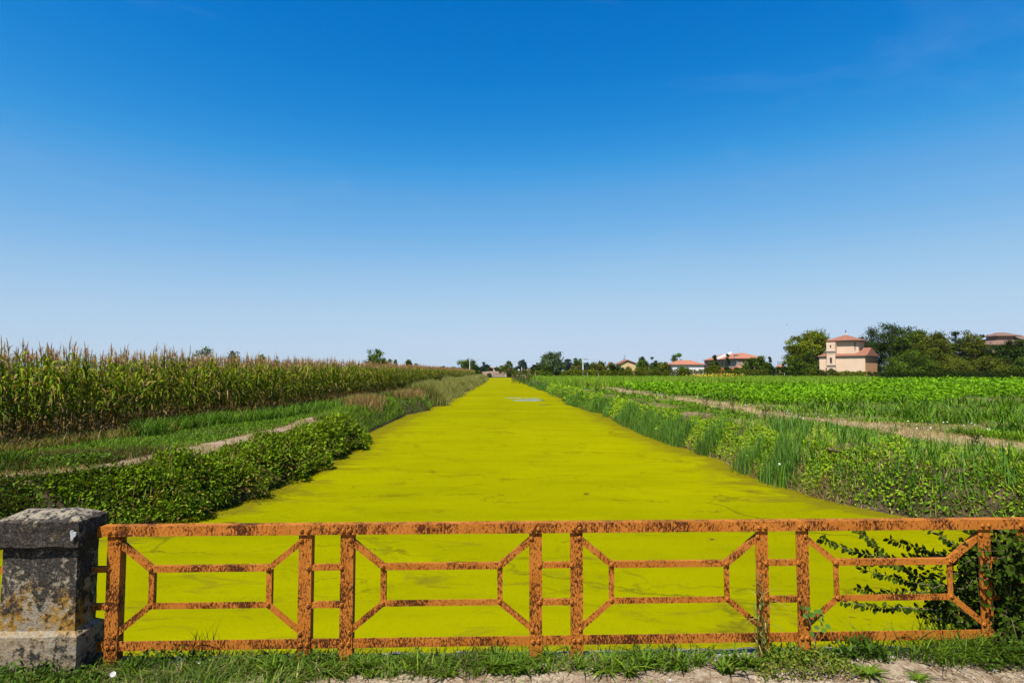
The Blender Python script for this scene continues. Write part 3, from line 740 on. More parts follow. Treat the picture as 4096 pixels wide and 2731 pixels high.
PAL_W = [(.06,.11,.004),(.09,.15,.005),(.12,.19,.006),(.05,.08,.004)]
# low weeds and dry stalks on the near left bank, behind the pillar
A = Acc()
P = zone(34000, 6.0, 13.5, lambda y, t: Lx(y, .2+4.5*t), 0); f = vn(P, 1.5, 9); o_ = el(P[:, 1])-P[:, 0]; k = (o_ < 1.2) | (o_ > 1.95) | (rng.random(len(P)) < .12); P = P[k]; f = f[k]
blades(A, P, rng.uniform(.06, .24, len(P))*(.5+f), .012, rng.uniform(.2, 1.0, len(P)), mixcol([(.05,.07,.006),(.07,.075,.008),(.11,.085,.02),(.04,.06,.004),(.15,.10,.03)], len(P), .2), 3)
P = zone(16000, 6.0, 12.5, lambda y, t: Lx(y, .05+3.8*t), 0); o_ = el(P[:, 1])-P[:, 0]; P = P[(o_ < 1.2) | (o_ > 2.0)]; P[:, 2] += rng.uniform(.02, .30, len(P))*vn(P, 2.2, 3)
leaf_quads(A, P, rnd_dir(len(P), .2), rnd_dir(len(P), 1), rng.uniform(.05, .09, len(P)), rng.uniform(.03, .05, len(P)), mixcol(G_DK+G_MID, len(P)))
P = zone(20000, 6.0, 13.0, lambda y, t: Lx(y, -.05+1.0*t), 0); f = vn(P, 1.7, 2); blades(A, P[:9000], rng.uniform(.06, .24, 9000)*(.4+f[:9000]), .013, rng.uniform(.2, 1.1, 9000), mixcol([(.07,.10,.006),(.10,.13,.008),(.13,.11,.02),(.06,.11,.005)], 9000), 3)
P = P[9000:]; P[:, 2] += rng.uniform(.02, .24, len(P))*f[9000:]; leaf_quads(A, P, rnd_dir(len(P), .1), rnd_dir(len(P), 1.3), rng.uniform(.05, .09, len(P)), .042, mixcol(PAL_W, len(P), .2))
tag(A.build('weeds', M['grass']), 'low mixed weeds and dry stalks on the bank behind the pillar', 'weeds', kind='stuff')

# thicket hanging over the water on the left bank
A = Acc(); n = 52000; PAL_B = [(.06,.12,.004),(.10,.18,.005),(.14,.24,.006),(.18,.28,.007),(.045,.085,.003)]
y = 10.9*(25.5/10.9)**rng.random(n); t = rng.random(n)
def thick_prof(y, t, depth):
    """t 0 at the waterline edge, 1 at the path side"""
    pk = -.25+.12*np.sin(y*1.7)+.12*np.sin(y*3.1+1)+.09*np.sin(y*6.7)+.06*np.sin(y*13.3+t*4)
    ext = .15+.18*np.sin(y*1.1+2)+.17*np.sin(y*2.9)+.10*np.sin(y*6.1)
    fade = np.clip((26.0-y)/3.5, 0, 1)*np.clip((y-10.5)/1.4, .35, 1)
    x = el(y)+ext*(1-t)*1.0-(1.12)*t**1.1
    ztop = -1.0+(pk+1.0)*np.sin(np.pi*.5*np.clip(t*1.75, 0, 1))**.85-.22*np.clip(t-.65, 0, 1)
    g_ = np.maximum(ground_z(x, y), WATER+.04); return x, g_+(np.maximum(ztop-g_, .05))*(1-depth)*fade, fade
dep = np.abs(rng.normal(0, .36, n)); dep = np.clip(dep, 0, .95)
x, z, fd = thick_prof(y, t, dep); P = np.stack([x+rng.normal(0, .05, n), y+rng.normal(0, .05, n), z+rng.normal(0, .035, n)], 1)
cl = vn(P*np.array([1, 1, 1]), 5.0, 2)*.6+vn(P[:, [1, 2, 0]]*np.array([1, 1.3, 1]), 6.0, 5)*.5; k = (rng.random(n) < 3.2*(cl-.28)) & (fd > .02) & (P[:, 2] > WATER+.03); P = P[k]; n = len(P)
D = rnd_dir(n, .05); D[:, 0] += .35; s = sc_(P, 15, .8, 1.6)
leaf_quads(A, P, D, rnd_dir(n, .9), rng.uniform(.06, .115, n)*s, rng.uniform(.036, .062, n)*s, mixcol(PAL_B, n, .25)*np.stack([.75+.75*vn(P, 1.3, 4), .8+.5*vn(P, 1.3, 4), np.ones(n)], 1))
# upright shoots over its crest
q = 260; yy = 10.5*(24/10.5)**rng.random(q); tt = rng.uniform(.35, .85, q); x, z, fd = thick_prof(yy, tt, np.zeros(q))
for i in range(q):
    h = rng.choice([.08, .14, .2, .32], p=[.3, .35, .25, .1])*rng.uniform(.8, 1.3); m_ = int(h*46)+2; u = rng.random(m_); base = np.array([x[i], yy[i], z[i]-.05]); ld = rng.normal(0, .25, 2)
    Pq = base+np.stack([ld[0]*u*h, ld[1]*u*h, u*h], 1)
    leaf_quads(A, Pq, rnd_dir(m_, .1), rnd_dir(m_, .9), rng.uniform(.05, .085, m_), .042, mixcol(PAL_B[1:4], m_, .2))
# grasses and dead stems growing up through it
q = 1500; yy = 10.9*(25.0/10.9)**rng.random(q); x, z, fd = thick_prof(yy, rng.uniform(.25, 1, q), np.full(q, .15)); P = np.stack([x, yy, z], 1); kk = fd > .1
blades(A, P[kk], rng.uniform(.12, .42, kk.sum()), .012, rng.uniform(.1, .9, kk.sum()), mixcol([(.16,.24,.008),(.10,.16,.006),(.30,.22,.08),(.20,.12,.04)], kk.sum()), 3)
q = 1600; yy = 10.9*(25.0/10.9)**rng.random(q); x, z, fd = thick_prof(yy, rng.uniform(0, .5, q), rng.uniform(0, .4, q)); P = np.stack([x+.06, yy, z], 1); leaf_quads(A, P, rnd_dir(q, -.2), rnd_dir(q, .6), rng.uniform(.05, .1, q), .04, mixcol([(.30,.20,.05),(.20,.10,.03),(.26,.26,.03)], q))
# bare twigs dipping to the water
for i in range(70):
    yy = 10.5+rng.random()*11; x0 = el(yy)-.2; a0 = np.array([x0, yy, -1.0+rng.random()*.5]); e = a0+np.array([rng.uniform(.4, 1.0), rng.normal(0, .3), -rng.uniform(.1, .5)]); e[2] = max(e[2], WATER+.02)
    sd = unit(np.cross(e-a0, [0, 0, 1.])[None])[0]*.006; A.add([a0-sd, a0+sd, e+sd*.4, e-sd*.4], [(0, 1, 2, 3)], [(.10, .07, .04)]*4)
    m_ = 14; u = rng.random(m_)[:, None]; leaf_quads(A, a0+(e-a0)*u, rnd_dir(m_, -.2), rnd_dir(m_, .5), .05, .028, mixcol(G_OL+G_RED[:1], m_))
tag(A.build('thicket', M['leaf']), 'dense dark green leafy thicket overhanging the water on the left bank', 'thicket', kind='stuff')

# left bank further on: grass lip, reddish dry weeds, then pale reedy grass
A = Acc()
P = zone(17000, 23, 75, lambda y, t: Lx(y, .05+1.5*t), .9); s = sc_(P, 22); f = vn(P, .7, 5)
blades(A, P, rng.uniform(.10, .38, len(P))*(.6+f), .014*s, rng.uniform(.3, 1.2, len(P)), mixcol(G_BR[:3]+G_MID+G_OL, len(P)), 3)
P = zone(7000, 23, 75, lambda y, t: Lx(y, -.02+.35*t), .9); s = sc_(P, 22)     # hanging lip
blades(A, P, -rng.uniform(.05, .35, len(P)), .014*s, -rng.uniform(.2, .6, len(P)), mixcol(G_OL+G_RED+G_DK, len(P)), 2)
tag(A.build('grass', M['grass']), 'short bright green grass along the undercut lip of the left bank', 'grass', kind='stuff')
A = Acc()
P = clumps(zone(620, 31, 64, lambda y, t: Lx(y, .6+1.9*t), .8), 20, .16); s = sc_(P, 22); f = vn(P, .35, 7); k = f > .30; P = P[k]; s = s[k]
blades(A, P, rng.uniform(.25, .75, len(P)), .011*s, rng.uniform(.1, .6, len(P)), mixcol(G_RED+G_DRY[:1]+G_OL[:1], len(P)), 3)
tag(A.build('dry_weeds', M['dry']), 'reddish brown dry weeds on the left bank beyond the thicket', 'dry weeds', kind='stuff')
A = Acc()
P = clumps(zone(2300, 50, 225, lambda y, t: Lx(y, -.25+2.6*t), .7), 17, .25); s = sc_(P, 26); f = vn(P, .25, 2)
blades(A, P, rng.uniform(.7, 1.35, len(P))*(.75+.5*f), .013*s, rng.uniform(.1, .75, len(P)), mixcol([(.19,.22,.04),(.24,.25,.055),(.30,.27,.09),(.13,.18,.025),(.34,.28,.11)], len(P)), 3)
tag(A.build('reeds', M['grass']), 'pale green and tan reeds lining the far part of the left bank', 'reeds', kind='stuff')

# right bank: upright blue-green reeds in clumps along the waterline
A = Acc()
P = zone(1000, 15.0, 200, lambda y, t: Rx(y, .0+.30*t**1.3), .8); f = vn(P, .62, 11); k = ((f > .42) | (P[:, 1] > 75)) & ~((P[:, 1] < 20) & (rng.random(len(P)) < .45)); P = P[k]
hh = (.40+.55*vn(P, 1.1, 6))*np.where(P[:, 1] < 22, 1.0, .92); Q = clumps(P, 24, .17); H = np.repeat(hh, 24)*rng.uniform(.6, 1.15, len(Q)); s = sc_(Q, 30)
yaw = rng.normal(.4, 1.3, len(Q))
blades(A, Q, H, .024*s, rng.uniform(.05, .40, len(Q)), mixcol(G_BLUE+G_MID[:2]+[(.10,.20,.05)], len(Q), .18), 4, yaw)
P = clumps(zone(260, 13, 70, lambda y, t: Rx(y, -.04+.25*t), .8), 14, .10); s = sc_(P, 22)   # dead tan stems at the foot
blades(A, P, rng.uniform(.15, .5, len(P)), .010*s, rng.uniform(.2, 1.4, len(P)), mixcol(G_DRY, len(P)), 3)
tag(A.build('reeds', M['grass']), 'upright blue green reeds lining the waterline of the right bank', 'reeds', kind='stuff')
# short cover on the right bank and the strip up to the straw track
A = Acc()
P = zone(34000, 9.0, 200, lambda y, t: Rx(y, .10+4.9*t), .9); f = vn(P, .55, 3); k = (f > .30) & ~((P[:, 0]-er(P[:, 1]) > .8) & (P[:, 0]-er(P[:, 1]) < 3.0) & (vn(P, .9, 21) > .45)); P = P[k]; f = f[k]; s = sc_(P, 18)
blades(A, P, rng.uniform(.03, .13, len(P))*(.4+f), .013*s, rng.uniform(.3, 1.3, len(P)), mixcol(G_BR[:3]+G_MID+G_OL[:1], len(P)), 3)
P = np.concatenate([zone(6500, 9.0, 17, lambda y, t: Rx(y, .02+2.4*t), .3), zone(24000, 14, 90, lambda y, t: Rx(y, .02+1.0*t), .8)]); f = vn(P, 1.3, 13); P = P[f > .2]; f = f[f > .2]; P[:, 2] += rng.uniform(.02, .42, len(P))*f
s = sc_(P, 20)
leaf_quads(A, P, rnd_dir(len(P), .0)+np.array([-.2, -.3, 0]), rnd_dir(len(P), 1.6)+np.array([-.4, -.5, 0]), rng.uniform(.06, .12, len(P))*s, rng.uniform(.03, .055, len(P))*s, mixcol([(.19,.34,.006),(.24,.38,.008),(.14,.26,.005),(.27,.34,.012)], len(P), .2))
P = zone(11000, 9.0, 22, lambda y, t: Rx(y, .02+3.0*t), .5); blades(A, P, rng.uniform(.10, .42, len(P))*(.4+vn(P, 1.6, 9)), .019, rng.uniform(.2, 1.2, len(P)), mixcol([(.17,.32,.008),(.13,.28,.02),(.21,.34,.008),(.11,.24,.028),(.40,.32,.12)], len(P)), 4)
P = clumps(zone(150, 9.0, 20, lambda y, t: Rx(y, .05+2.6*t), .3), 9, .06); blades(A, P, rng.uniform(.35, .72, len(P)), .024, rng.uniform(.08, .45, len(P)), mixcol(G_BLUE+[(.13,.25,.04)], len(P)), 4)
P = clumps(zone(170, 9.0, 20, lambda y, t: Rx(y, .0+2.6*t), .3), 16, .16); blades(A, P, rng.uniform(.06, .3, len(P)), .014, rng.uniform(.4, 2.0, len(P)), mixcol(G_DRY, len(P)), 3)
P = zone(30000, 9.5, 90, lambda y, t: Rx(y, .1+4.3*t), .9); f = vn(P, .8, 13); o_ = P[:, 0]-er(P[:, 1]); k = (f > .40) & ~((o_ > .8) & (o_ < 3.0) & (vn(P, .9, 21) > .45)); P = P[k]; s = sc_(P, 18)
P[:, 2] += rng.uniform(.01, .14, len(P))*f[k]
leaf_quads(A, P, rnd_dir(len(P), .15), rnd_dir(len(P), 1.2), rng.uniform(.05, .10, len(P))*s, rng.uniform(.03, .06, len(P))*s, mixcol(G_BR+G_MID, len(P), .2))
P = clumps(zone(150, 9.5, 60, lambda y, t: Rx(y, .3+5*t), 1.0), 16, .08); s = sc_(P, 20)
blades(A, P, rng.uniform(.15, .5, len(P)), .015*s, rng.uniform(.2, .8, len(P)), mixcol(G_MID+G_BLUE, len(P)), 4)
tag(A.build('weeds', M['grass']), 'bright green weeds and grass covering the right bank beside the reeds', 'weeds', kind='stuff')
# dry mown straw on the track and on the bare patches
A = Acc()
P = zone(36000, 10, 150, lambda y, t: Rx(y, T1(y)-.4+(T2(y)-T1(y)+1.0)*t), .8); s = sc_(P, 16); f = vn(P, .7, 17); k = f > .15; P = P[k]; s = s[k]
blades(A, P, rng.uniform(.03, .13, len(P)), .010*s, rng.uniform(.3, 2.2, len(P)), mixcol(G_DRY, len(P)), 2)
P = zone(14000, 9.5, 60, lambda y, t: Rx(y, .8+2.3*t), .8); s = sc_(P, 16); k = vn(P, .9, 21) > .42; P = P[k]; s = s[k]
blades(A, P, rng.uniform(.02, .10, len(P)), .011*s, rng.uniform(.6, 2.5, len(P)), mixcol(G_DRY+G_RED, len(P)), 2)
P = zone(5200, 10, 110, lambda y, t: Rx(y, T1(y)-.6+(T2(y)-T1(y)+1.4)*t), .8); P = P[vn(P, 1.1, 23) > .52]; s = sc_(P, 16)
blades(A, P, rng.uniform(.04, .22, len(P)), .012*s, rng.uniform(.3, 1.2, len(P)), mixcol(G_MID+G_OL, len(P)), 3)
tag(A.build('straw', M['dry']), 'dry mown straw strewn along the pale track right of the canal', 'straw', kind='stuff')
# green cover between the track and the crop, then the leafy crop and rough grass
A = Acc(); BARE = lambda P: vn(P*np.array([.30, 1.3, 1]), .75, 31); FR = lambda y, t, a, b: Rx(y, a)+(np.maximum(y*1.08, 12)-Rx(y, a))*t if b is None else Rx(y, a+(b-a)*t)
P = zone(52000, 9.5, 85, lambda y, t: FR(y, t, T2(y)-.3, None), 1.0); f = vn(P, .45, 8); bare = BARE(P) > .60; PB = P[bare]; k = (f > .15) & ~bare; P = P[k]; f = f[k]; s = sc_(P, 20)
blades(A, P, rng.uniform(.08, .36, len(P))*(.35+f), .024*s, rng.uniform(.3, 1.3, len(P)), mixcol(G_BR+G_MID+G_OL[:1], len(P), .3)*(.6+.8*vn(P, .9, 14))[:, None], 3)
s = sc_(PB, 18); blades(A, PB, rng.uniform(.03, .14, len(PB)), .011*s, rng.uniform(.4, 2.0, len(PB)), mixcol(G_DRY+G_OL[:1], len(PB)), 2)
P0_ = zone(900, 10, 75, lambda y, t: FR(y, t, T2(y)+.8, None), .7); P0_ = P0_[(BARE(P0_) < .58) & (vn(P0_, .5, 19) > .38)]; P = clumps(P0_, 16, .20*np.clip(P0_[:, 1]/22, 1, 3)); s = sc_(P, 20)
blades(A, P, rng.uniform(.25, .95, len(P)), .034*s, rng.uniform(.35, 1.2, len(P)), mixcol(G_MID+G_BR[:2]+G_BLUE+G_DK[:2], len(P), .3), 4)
tag(A.build('tall_grass', M['grass']), 'lush green grass with tall tufts in the field right of the straw track', 'tall grass', kind='stuff')
A = Acc()
P = zone(8200, 34, 150, lambda y, t: FR(y, t, T2(y)+.8, None), .45); P = P[(BARE(P) < .66) & (vn(P, .20, 41)*.6+np.clip((P[:, 1]-34)/26, 0, 1)*.75 > .36)]
m_ = 11; Q = np.repeat(P, m_, 0); s = np.clip(Q[:, 1]/34, .8, 3.6); Q[:, :2] += rng.normal(0, .20, (len(Q), 2))*np.sqrt(s)[:, None]
Q[:, 2] = ground_z(Q[:, 0], Q[:, 1])+rng.uniform(.12, .62, len(Q))*(.6+.6*vn(Q, .35, 3)); n = len(Q)
D = rnd_dir(n, -.1, .6); leaf_quads(A, Q, D, rnd_dir(n, 1.5), .17*s*rng.uniform(.7, 1.2, n), .13*s*rng.uniform(.7, 1.2, n), mixcol([(.12,.27,.004),(.15,.31,.005),(.095,.22,.004),(.18,.34,.006)], n, .2)*(.72+.6*vn(Q, .25, 9))[:, None])
tag(A.build('crop', M['leaf']), 'bright green leafy crop filling the right hand field', 'crop', kind='stuff')
A = Acc()
P = clumps(zone(3000, 72, 150, lambda y, t: Rx(y, 1.5)+(y*.62-Rx(y, 1.5))*t**1.4, .3), 16, .35); s = sc_(P, 26)
blades(A, P, rng.uniform(.8, 1.45, len(P)), .014*s, rng.uniform(.1, .7, len(P)), mixcol([(.18,.33,.008),(.20,.36,.010),(.14,.28,.015),(.30,.34,.04),(.12,.24,.012)], len(P)), 3)
tag(A.build('tall_grass', M['grass']), 'tall yellow tipped grass along the far edge of the right hand field', 'tall grass', kind='stuff')
A = Acc()
P = np.concatenate([clumps(np.stack([xat(px, yy)+rng.normal(0, 1.5, 12), yy+rng.normal(0, 2, 12), np.zeros(12)], 1), 9, .4) for px, yy in ((2830, 105), (2860, 98), (2815, 112), (2905, 100))]); n = len(P)
leaf_quads(A, P+np.array([0, 0, 1.0])*rng.uniform(.9, 1.5, n)[:, None], rnd_dir(n, .8), rnd_dir(n), .35, .16, mixcol([(.48,.36,.03),(.40,.33,.04)], n))
blades(A, P, rng.uniform(.9, 1.4, n), .05, .2, mixcol(G_OL, n), 2)
tag(A.build('yellow_weeds', M['dry']), 'yellow flowering weeds standing in the field in front of the large farmhouse', 'weeds', kind='stuff')

# tall dark seed stalks standing along the right bank
def dock(px, py0, py1, lab, cat='weed'):
    y = 0; yy = None
    for yy in np.geomspace(14, 90, 300):                # depth where the ground meets the foot
        if zat(py1, yy) <= float(ground_z(xat(px, yy, py1), yy)) + .02: break
    x = xat(px, yy, py1); z = float(ground_z(x, yy)); h = min(max(zat(py0, yy)-z, .5), 1.9); o = (x, yy, z)
    r_ = empty('dock_plant', o); tag(r_, lab, cat); st = Acc(); hd = Acc(); ns = 3
    for i in range(ns):
        tp = np.array([rng.normal(0, .14), rng.normal(0, .1), h*rng.uniform(.6, 1)]); b0 = np.array([rng.normal(0, .02), rng.normal(0, .02), 0]); sd = np.array([.008, 0, 0])*max(1, yy/25)
        st.add([b0-sd, b0+sd, tp+sd*.5, tp-sd*.5], [(0, 1, 2, 3)], [(.07, .06, .025)]*4)
        m_ = 42; u = rng.uniform(.35, 1, m_)[:, None]; c = b0+(tp-b0)*u+rng.normal(0, .05, (m_, 3))*(1.3-u)
        leaf_quads(hd, c, rnd_dir(m_, .6), rnd_dir(m_), .06*max(1, yy/40), .028*max(1, yy/40), mixcol([(.05, .05, .015), (.08, .05, .02), (.04, .06, .012)], m_))
    m_ = 10; P = np.zeros((m_, 3)); blades(st, P, rng.uniform(.15, .4, m_)*h, .04, rng.uniform(.4, 1, m_), mixcol(G_DK, m_), 3)
    st.build('stem', M['leaf'], r_); hd.build('seed_head', M['dry'], r_)
dock(2351, 1526, 1552, 'thin dark seed stalk nearest the far end of the straw track')
dock(2388, 1538, 1574, 'dark forked seed stalk beside the straw track, second from the far end')
dock(2490, 1540, 1600, 'tall slender dark seed stalk above the reeds, left of the brown earth patch')
dock(2822, 1570, 1640, 'brown seed stalk between the brown earth patch and the tallest dark stalks')
dock(2932, 1545, 1662, 'tallest dark branching seed stalks, standing at the straw track')
dock(3052, 1610, 1700, 'dark seed stalk cluster in the weeds right of the tallest stalks')
dock(3900, 1745, 1822, 'dark seed stalk among the white flowers at the right')

# white bindweed flowers
fl = Acc(); V = [(0, 0, 0)]; 
for k in range(8): a = 2*math.pi*k/8; V.append((math.cos(a), math.sin(a), .55))
fl.add(V, [(0, 1+2*k, 1+(2*k+1) % 8, 1+(2*k+2) % 8) for k in range(4)], [(.78, .76, .74)]*9); fme = fl.mesh('white_flower'); fme.materials.append(M['petal'])
def flower(x, y, z, s, lab, grp, tilt=.5):
    o = bpy.data.objects.new('white_flower', fme); COL.objects.link(o); o.location = (x, y, z); o.scale = (s, s, s); o.rotation_euler = (rng.uniform(.1, tilt*1.6), rng.normal(0, .3), rng.random()*6); tag(o, lab, 'flower', grp); return o
gl = 'small white bindweed flower among the grass beside the straw track on the right'
for k in range(120):
    if k < 46: y = 17+rng.random()*3.2; x = xat(3560+rng.random()*530, y)
    elif k < 80: y = rng.uniform(19, 26); x = Rx(y, rng.uniform(3.6, 7.2))
    else: y = rng.uniform(30, 58); x = Rx(y, rng.uniform(3.2, 6.6))
    flower(float(x), y, float(ground_z(x, y))+rng.uniform(.10, .24), rng.uniform(.015, .032)*max(1, y/36), gl, 'white flowers beside the straw track', .6)
flower(xat(3120, 15.2, 1855), 15.2, zat(1855, 15.2), .032, 'single large white bindweed flower on the weeds at the edge of the right bank', None, 1.2)

# earth heaps on the right bank
M['heap'] = soil('dug brown earth', (.24, .155, .09), (.34, .23, .14), (.16, .10, .055), 5)
def heap(px, py, r, lab):
    y = (EYE-LAND)*FPX/(py-1487); x = max(xat(px, y, py), float(er(y))+1.9); b = MB(); n, m_ = 18, 6
    for i in range(m_):
        for k in range(n):
            a = 2*math.pi*k/n; q = 1-i/m_; rr = r*1.25*q*(1+.4*mnoise.noise(Vector((math.cos(a)*1.5+px, math.sin(a)*1.5, i*.3)))); b.v.append((rr*math.cos(a)*1.3, rr*math.sin(a), r*.26*(1-q*q)+.07*mnoise.noise(Vector((rr*9*math.cos(a), rr*9*math.sin(a), px)))-.05))
    for i in range(m_-1):
        for k in range(n): b.f.append((i*n+k, i*n+(k+1) % n, (i+1)*n+(k+1) % n, (i+1)*n+k))
    b.f.append(tuple((m_-1)*n+k for k in range(n)))
    me = bpy.data.meshes.new('earth_heap'); me.from_pydata(b.v, [], b.f); me.update(); o = link_mesh('earth_heap', me, M['heap']); o.location = (x, y, float(ground_z(x, y))); tag(o, lab, 'earth heap')
heap(2690, 1655, .55, 'low brown heap of dug earth behind the reeds, furthest of the heaps')
heap(2760, 1685, .6, 'brown crumbly earth heap between the reeds and the straw track')
heap(3060, 1795, .65, 'flat sandy earth heap above the tallest near reeds')
heap(3560, 1925, .5, 'straw covered brown earth patch near the end of the railing')
# ------------------------------------------------------------------ foreground verge
def rz(P):
    return np.array([road_z(x, y) for x, y in P[:, :2]])
def verge(n, u0, u1, v0, v1):
    u = rng.uniform(u0, u1, n); v = v0+(v1-v0)*rng.random(n); P = np.zeros((n, 3)); P[:, 0] = P0[0]+rc*u-rs*v; P[:, 1] = P0[1]+rs*u+rc*v; return P, u, v
A = Acc()
F_G = [(.075,.145,.006),(.105,.19,.008),(.055,.11,.005),(.15,.22,.012),(.09,.165,.015)]
P, u, v = verge(30000, -3.3, .8, -.62, .06); dens = np.clip(1.15-(u+1.2)*.30, .25, 1)*np.where(u < -1.45, 1, np.clip(1+(v+.085+.12*np.clip(-u-.7, 0, 1)+.045*np.sin(u*7))*16, .03, 1)); k = (rng.random(len(P)) < dens) & (vn(P, 6, 3) > .30) & (vn(P, 11, 8) > .25); P = P[k]; u = u[k]
P[:, 2] = rz(P); n = len(P); pt = vn(P, 9, 5); blades(A, P, rng.uniform(.02, .10, n)*np.where(u < -1.2, 1.25, 1)*(.45+1.1*pt), rng.uniform(.0035, .009, n), rng.uniform(.3, 1.9, n), mixcol(F_G+[(.055,.10,.02),(.20,.19,.05),(.30,.23,.10)], n, .3)*(.7+.6*vn(P, 4, 11))[:, None], 4)
# tufts along the kerb
def tuft(u, v, m_, h, w_, lean=(.3, 1.4), pal=F_G, spread=.02):
    x, y = rail_xy(u, v); P = np.zeros((m_, 3)); P[:, 0] = x+rng.normal(0, spread, m_); P[:, 1] = y+rng.normal(0, spread*.7, m_); P[:, 2] = road_z(x, y)
    blades(A, P, h*rng.uniform(.45, 1.1, m_), w_*rng.uniform(.7, 1.3, m_), rng.uniform(*lean, m_), mixcol(pal, m_, .18), 5)
for k in range(120):
    u = rng.uniform(-2.3, 1.9); tuft(u, rng.uniform(-.15, .03) if rng.random() < .9 or u > -.8 else rng.uniform(-.4, -.1), int(rng.integers(14, 34)), rng.uniform(.07, .14), rng.uniform(.006, .012))
for u in (-.26, -.20, .34, .42, .52, .72, .98, 1.05, 1.12): tuft(u, -.12+rng.normal(0, .03), 34, .13, .013, (.4, 1.3))
# tall weeds in front of the right part
P, u, v = verge(3000, 1.75, 3.0, -.22, .05); k = (rng.random(len(P)) < np.clip((u-1.55)*.9, .1, 1)) & (v > -.06-.15*np.clip((u-2.0), 0, 1)-.03*np.sin(u*9)); P = P[k]; n = len(P); P[:, 2] = rz(P)
blades(A, P, rng.uniform(.07, .24, n), rng.uniform(.004, .008, n), rng.uniform(.4, 1.5, n), mixcol(F_G+[(.11,.17,.02)], n, .2), 5)
P, u, v = verge(160, 2.5, 3.0, .1, .5); n = len(P); P[:, 2] = -.1; blades(A, P, rng.uniform(.15, .4, n), .007, rng.uniform(.3, 1.2, n), mixcol(F_G, n), 4)
# thin seeding stems
for k in range(60):
    u = rng.uniform(-1.6, 1.5); tuft(u, rng.uniform(-.2, .05), 1, rng.uniform(.12, .24), .003, (.05, .35), [(.22,.18,.06),(.12,.15,.03),(.30,.20,.10)], .001)
tag(A.build('grass', M['grass']), 'green grass tufts and stems growing along the foot of the railing', 'grass', kind='stuff')
# straw litter lying on the dirt
A = Acc(); P, u, v = verge(7500, -1.3, 3.1, -.75, -.02); n = len(P); P[:, 2] = rz(P)+.006
d = rnd_dir(n, 0, .05); leaf_quads(A, P, d, np.tile([0, 0, 1.], (n, 1)), rng.uniform(.02, .11, n), rng.uniform(.002, .006, n), mixcol([(.44,.32,.20),(.30,.19,.11),(.55,.44,.30),(.18,.11,.06)], n))
tag(A.build('straw', M['dry']), 'dry straw litter scattered on the dirt beside the railing', 'straw', kind='stuff')
# leafy patches: (u range, v range, height, amount, palette)
def leafy(name, lab, u0, u1, v0, v1, h, n, pal, L=(.018, .034), z0=0.0):
    A = Acc(); P, u, v = verge(n, u0, u1, v0, v1); uc = (u-u0)/(u1-u0); dome_ = np.sin(np.pi*np.clip(uc, .04, .96))**.5; z = rng.random(n)**.7*h*dome_
    P[:, 2] = rz(P)+z+z0; leaf_quads(A, P, rnd_dir(n, .35), rnd_dir(n, .8), rng.uniform(*L, n), rng.uniform(*L, n)*.5, mixcol(pal, n, .22), fold=.12)
    m_ = n//12; Q = P[:m_].copy(); Q[:, 2] = rz(Q); blades(A, Q, np.maximum(P[:m_, 2]-Q[:, 2], .02), .003, .15, mixcol([(.10,.09,.03)], m_), 2)
    tag(A.build(name, M['leaf']), lab, 'plant', kind='stuff')
DKL = [(.04,.085,.008),(.06,.12,.010),(.09,.16,.018),(.03,.06,.006)]
leafy('weeds', 'dark leafy weeds crowding the foot of the stone pillar', -3.3, -2.35, -.42, -.15, .13, 1500, DKL)
leafy('weeds', 'dark green knotweed sprawling over the bottom rail at the left', -2.45, -1.85, -.10, .03, .14, 520, DKL)
leafy('weeds', 'low dark weeds at the foot of the second pair of posts', -1.75, -1.05, -.10, .02, .10, 420, DKL)
leafy('weeds', 'low yellow green leafy patch at the foot of the right hand posts', 1.12, 1.72, -.26, -.03, .10, 1500, [(.10,.16,.015),(.16,.20,.02),(.07,.12,.012),(.24,.22,.03)], (.014, .026))
leafy('weeds', 'dark round leaved seedlings right of the post under the bottom rail', 1.62, 1.98, -.10, .0, .13, 420, DKL, (.022, .04))
leafy('weeds', 'dark low weeds at the right end of the verge', 2.45, 3.1, -.22, -.02, .16, 900, DKL)
# rosettes
def rosette(u, v, n, L, lab):
    x, y = rail_xy(u, v); A = Acc(); yaw = np.arange(n)*2.4; P = np.zeros((n, 3)); blades(A, P, L*rng.uniform(.5, .8, n), L*.14, rng.uniform(1.0, 1.9, n), mixcol(F_G[:4]+[(.11,.19,.02)], n, .15), 5, yaw, 1.3, .42)
    o = A.build('rosette_plant', M['leaf']); o.location = (x, y, road_z(x, y)); tag(o, lab, 'plant')
rosette(1.75, -.22, 30, .11, 'spiky green rosette plant on bare dirt right of the yellow green patch')
rosette(2.00, -.26, 18, .085, 'small grey green rosette plant beside the long pale twig')
rosette(-.62, -.13, 26, .10, 'bright green broad leaved rosette below the second panel of the railing')
rosette(.30, -.13, 28, .11, 'large green rosette plant against the kerb just right of the middle posts')
# tall grass stalk in front of the third pair of posts
x, y = rail_xy(1.235, -.05); g0 = empty('grass_stalk', (x, y, 0)); tag(g0, 'tall half dry grass stalk with curling leaves standing against the post', 'grass stalk'); A = Acc()
P = np.zeros((16, 3)); P[:, :2] = rng.normal(0, .012, (16, 2)); blades(A, P, rng.uniform(.25, .48, 16), .005, rng.uniform(.02, .18, 16), mixcol([(.10,.13,.03),(.20,.16,.05),(.07,.10,.02)], 16), 5); A.build('stem', M['grass'], g0); A = Acc()
n = 26; P = np.zeros((n, 3)); P[:, :2] = rng.normal(0, .015, (n, 2)); P[:, 2] = rng.uniform(.05, .36, n); blades(A, P, rng.uniform(.06, .14, n), .008, rng.uniform(.7, 1.8, n), mixcol([(.16,.22,.05),(.10,.17,.03),(.40,.28,.08)], n), 5, None, 1.4, .5); A.build('foliage', M['grass'], g0); A = Acc()
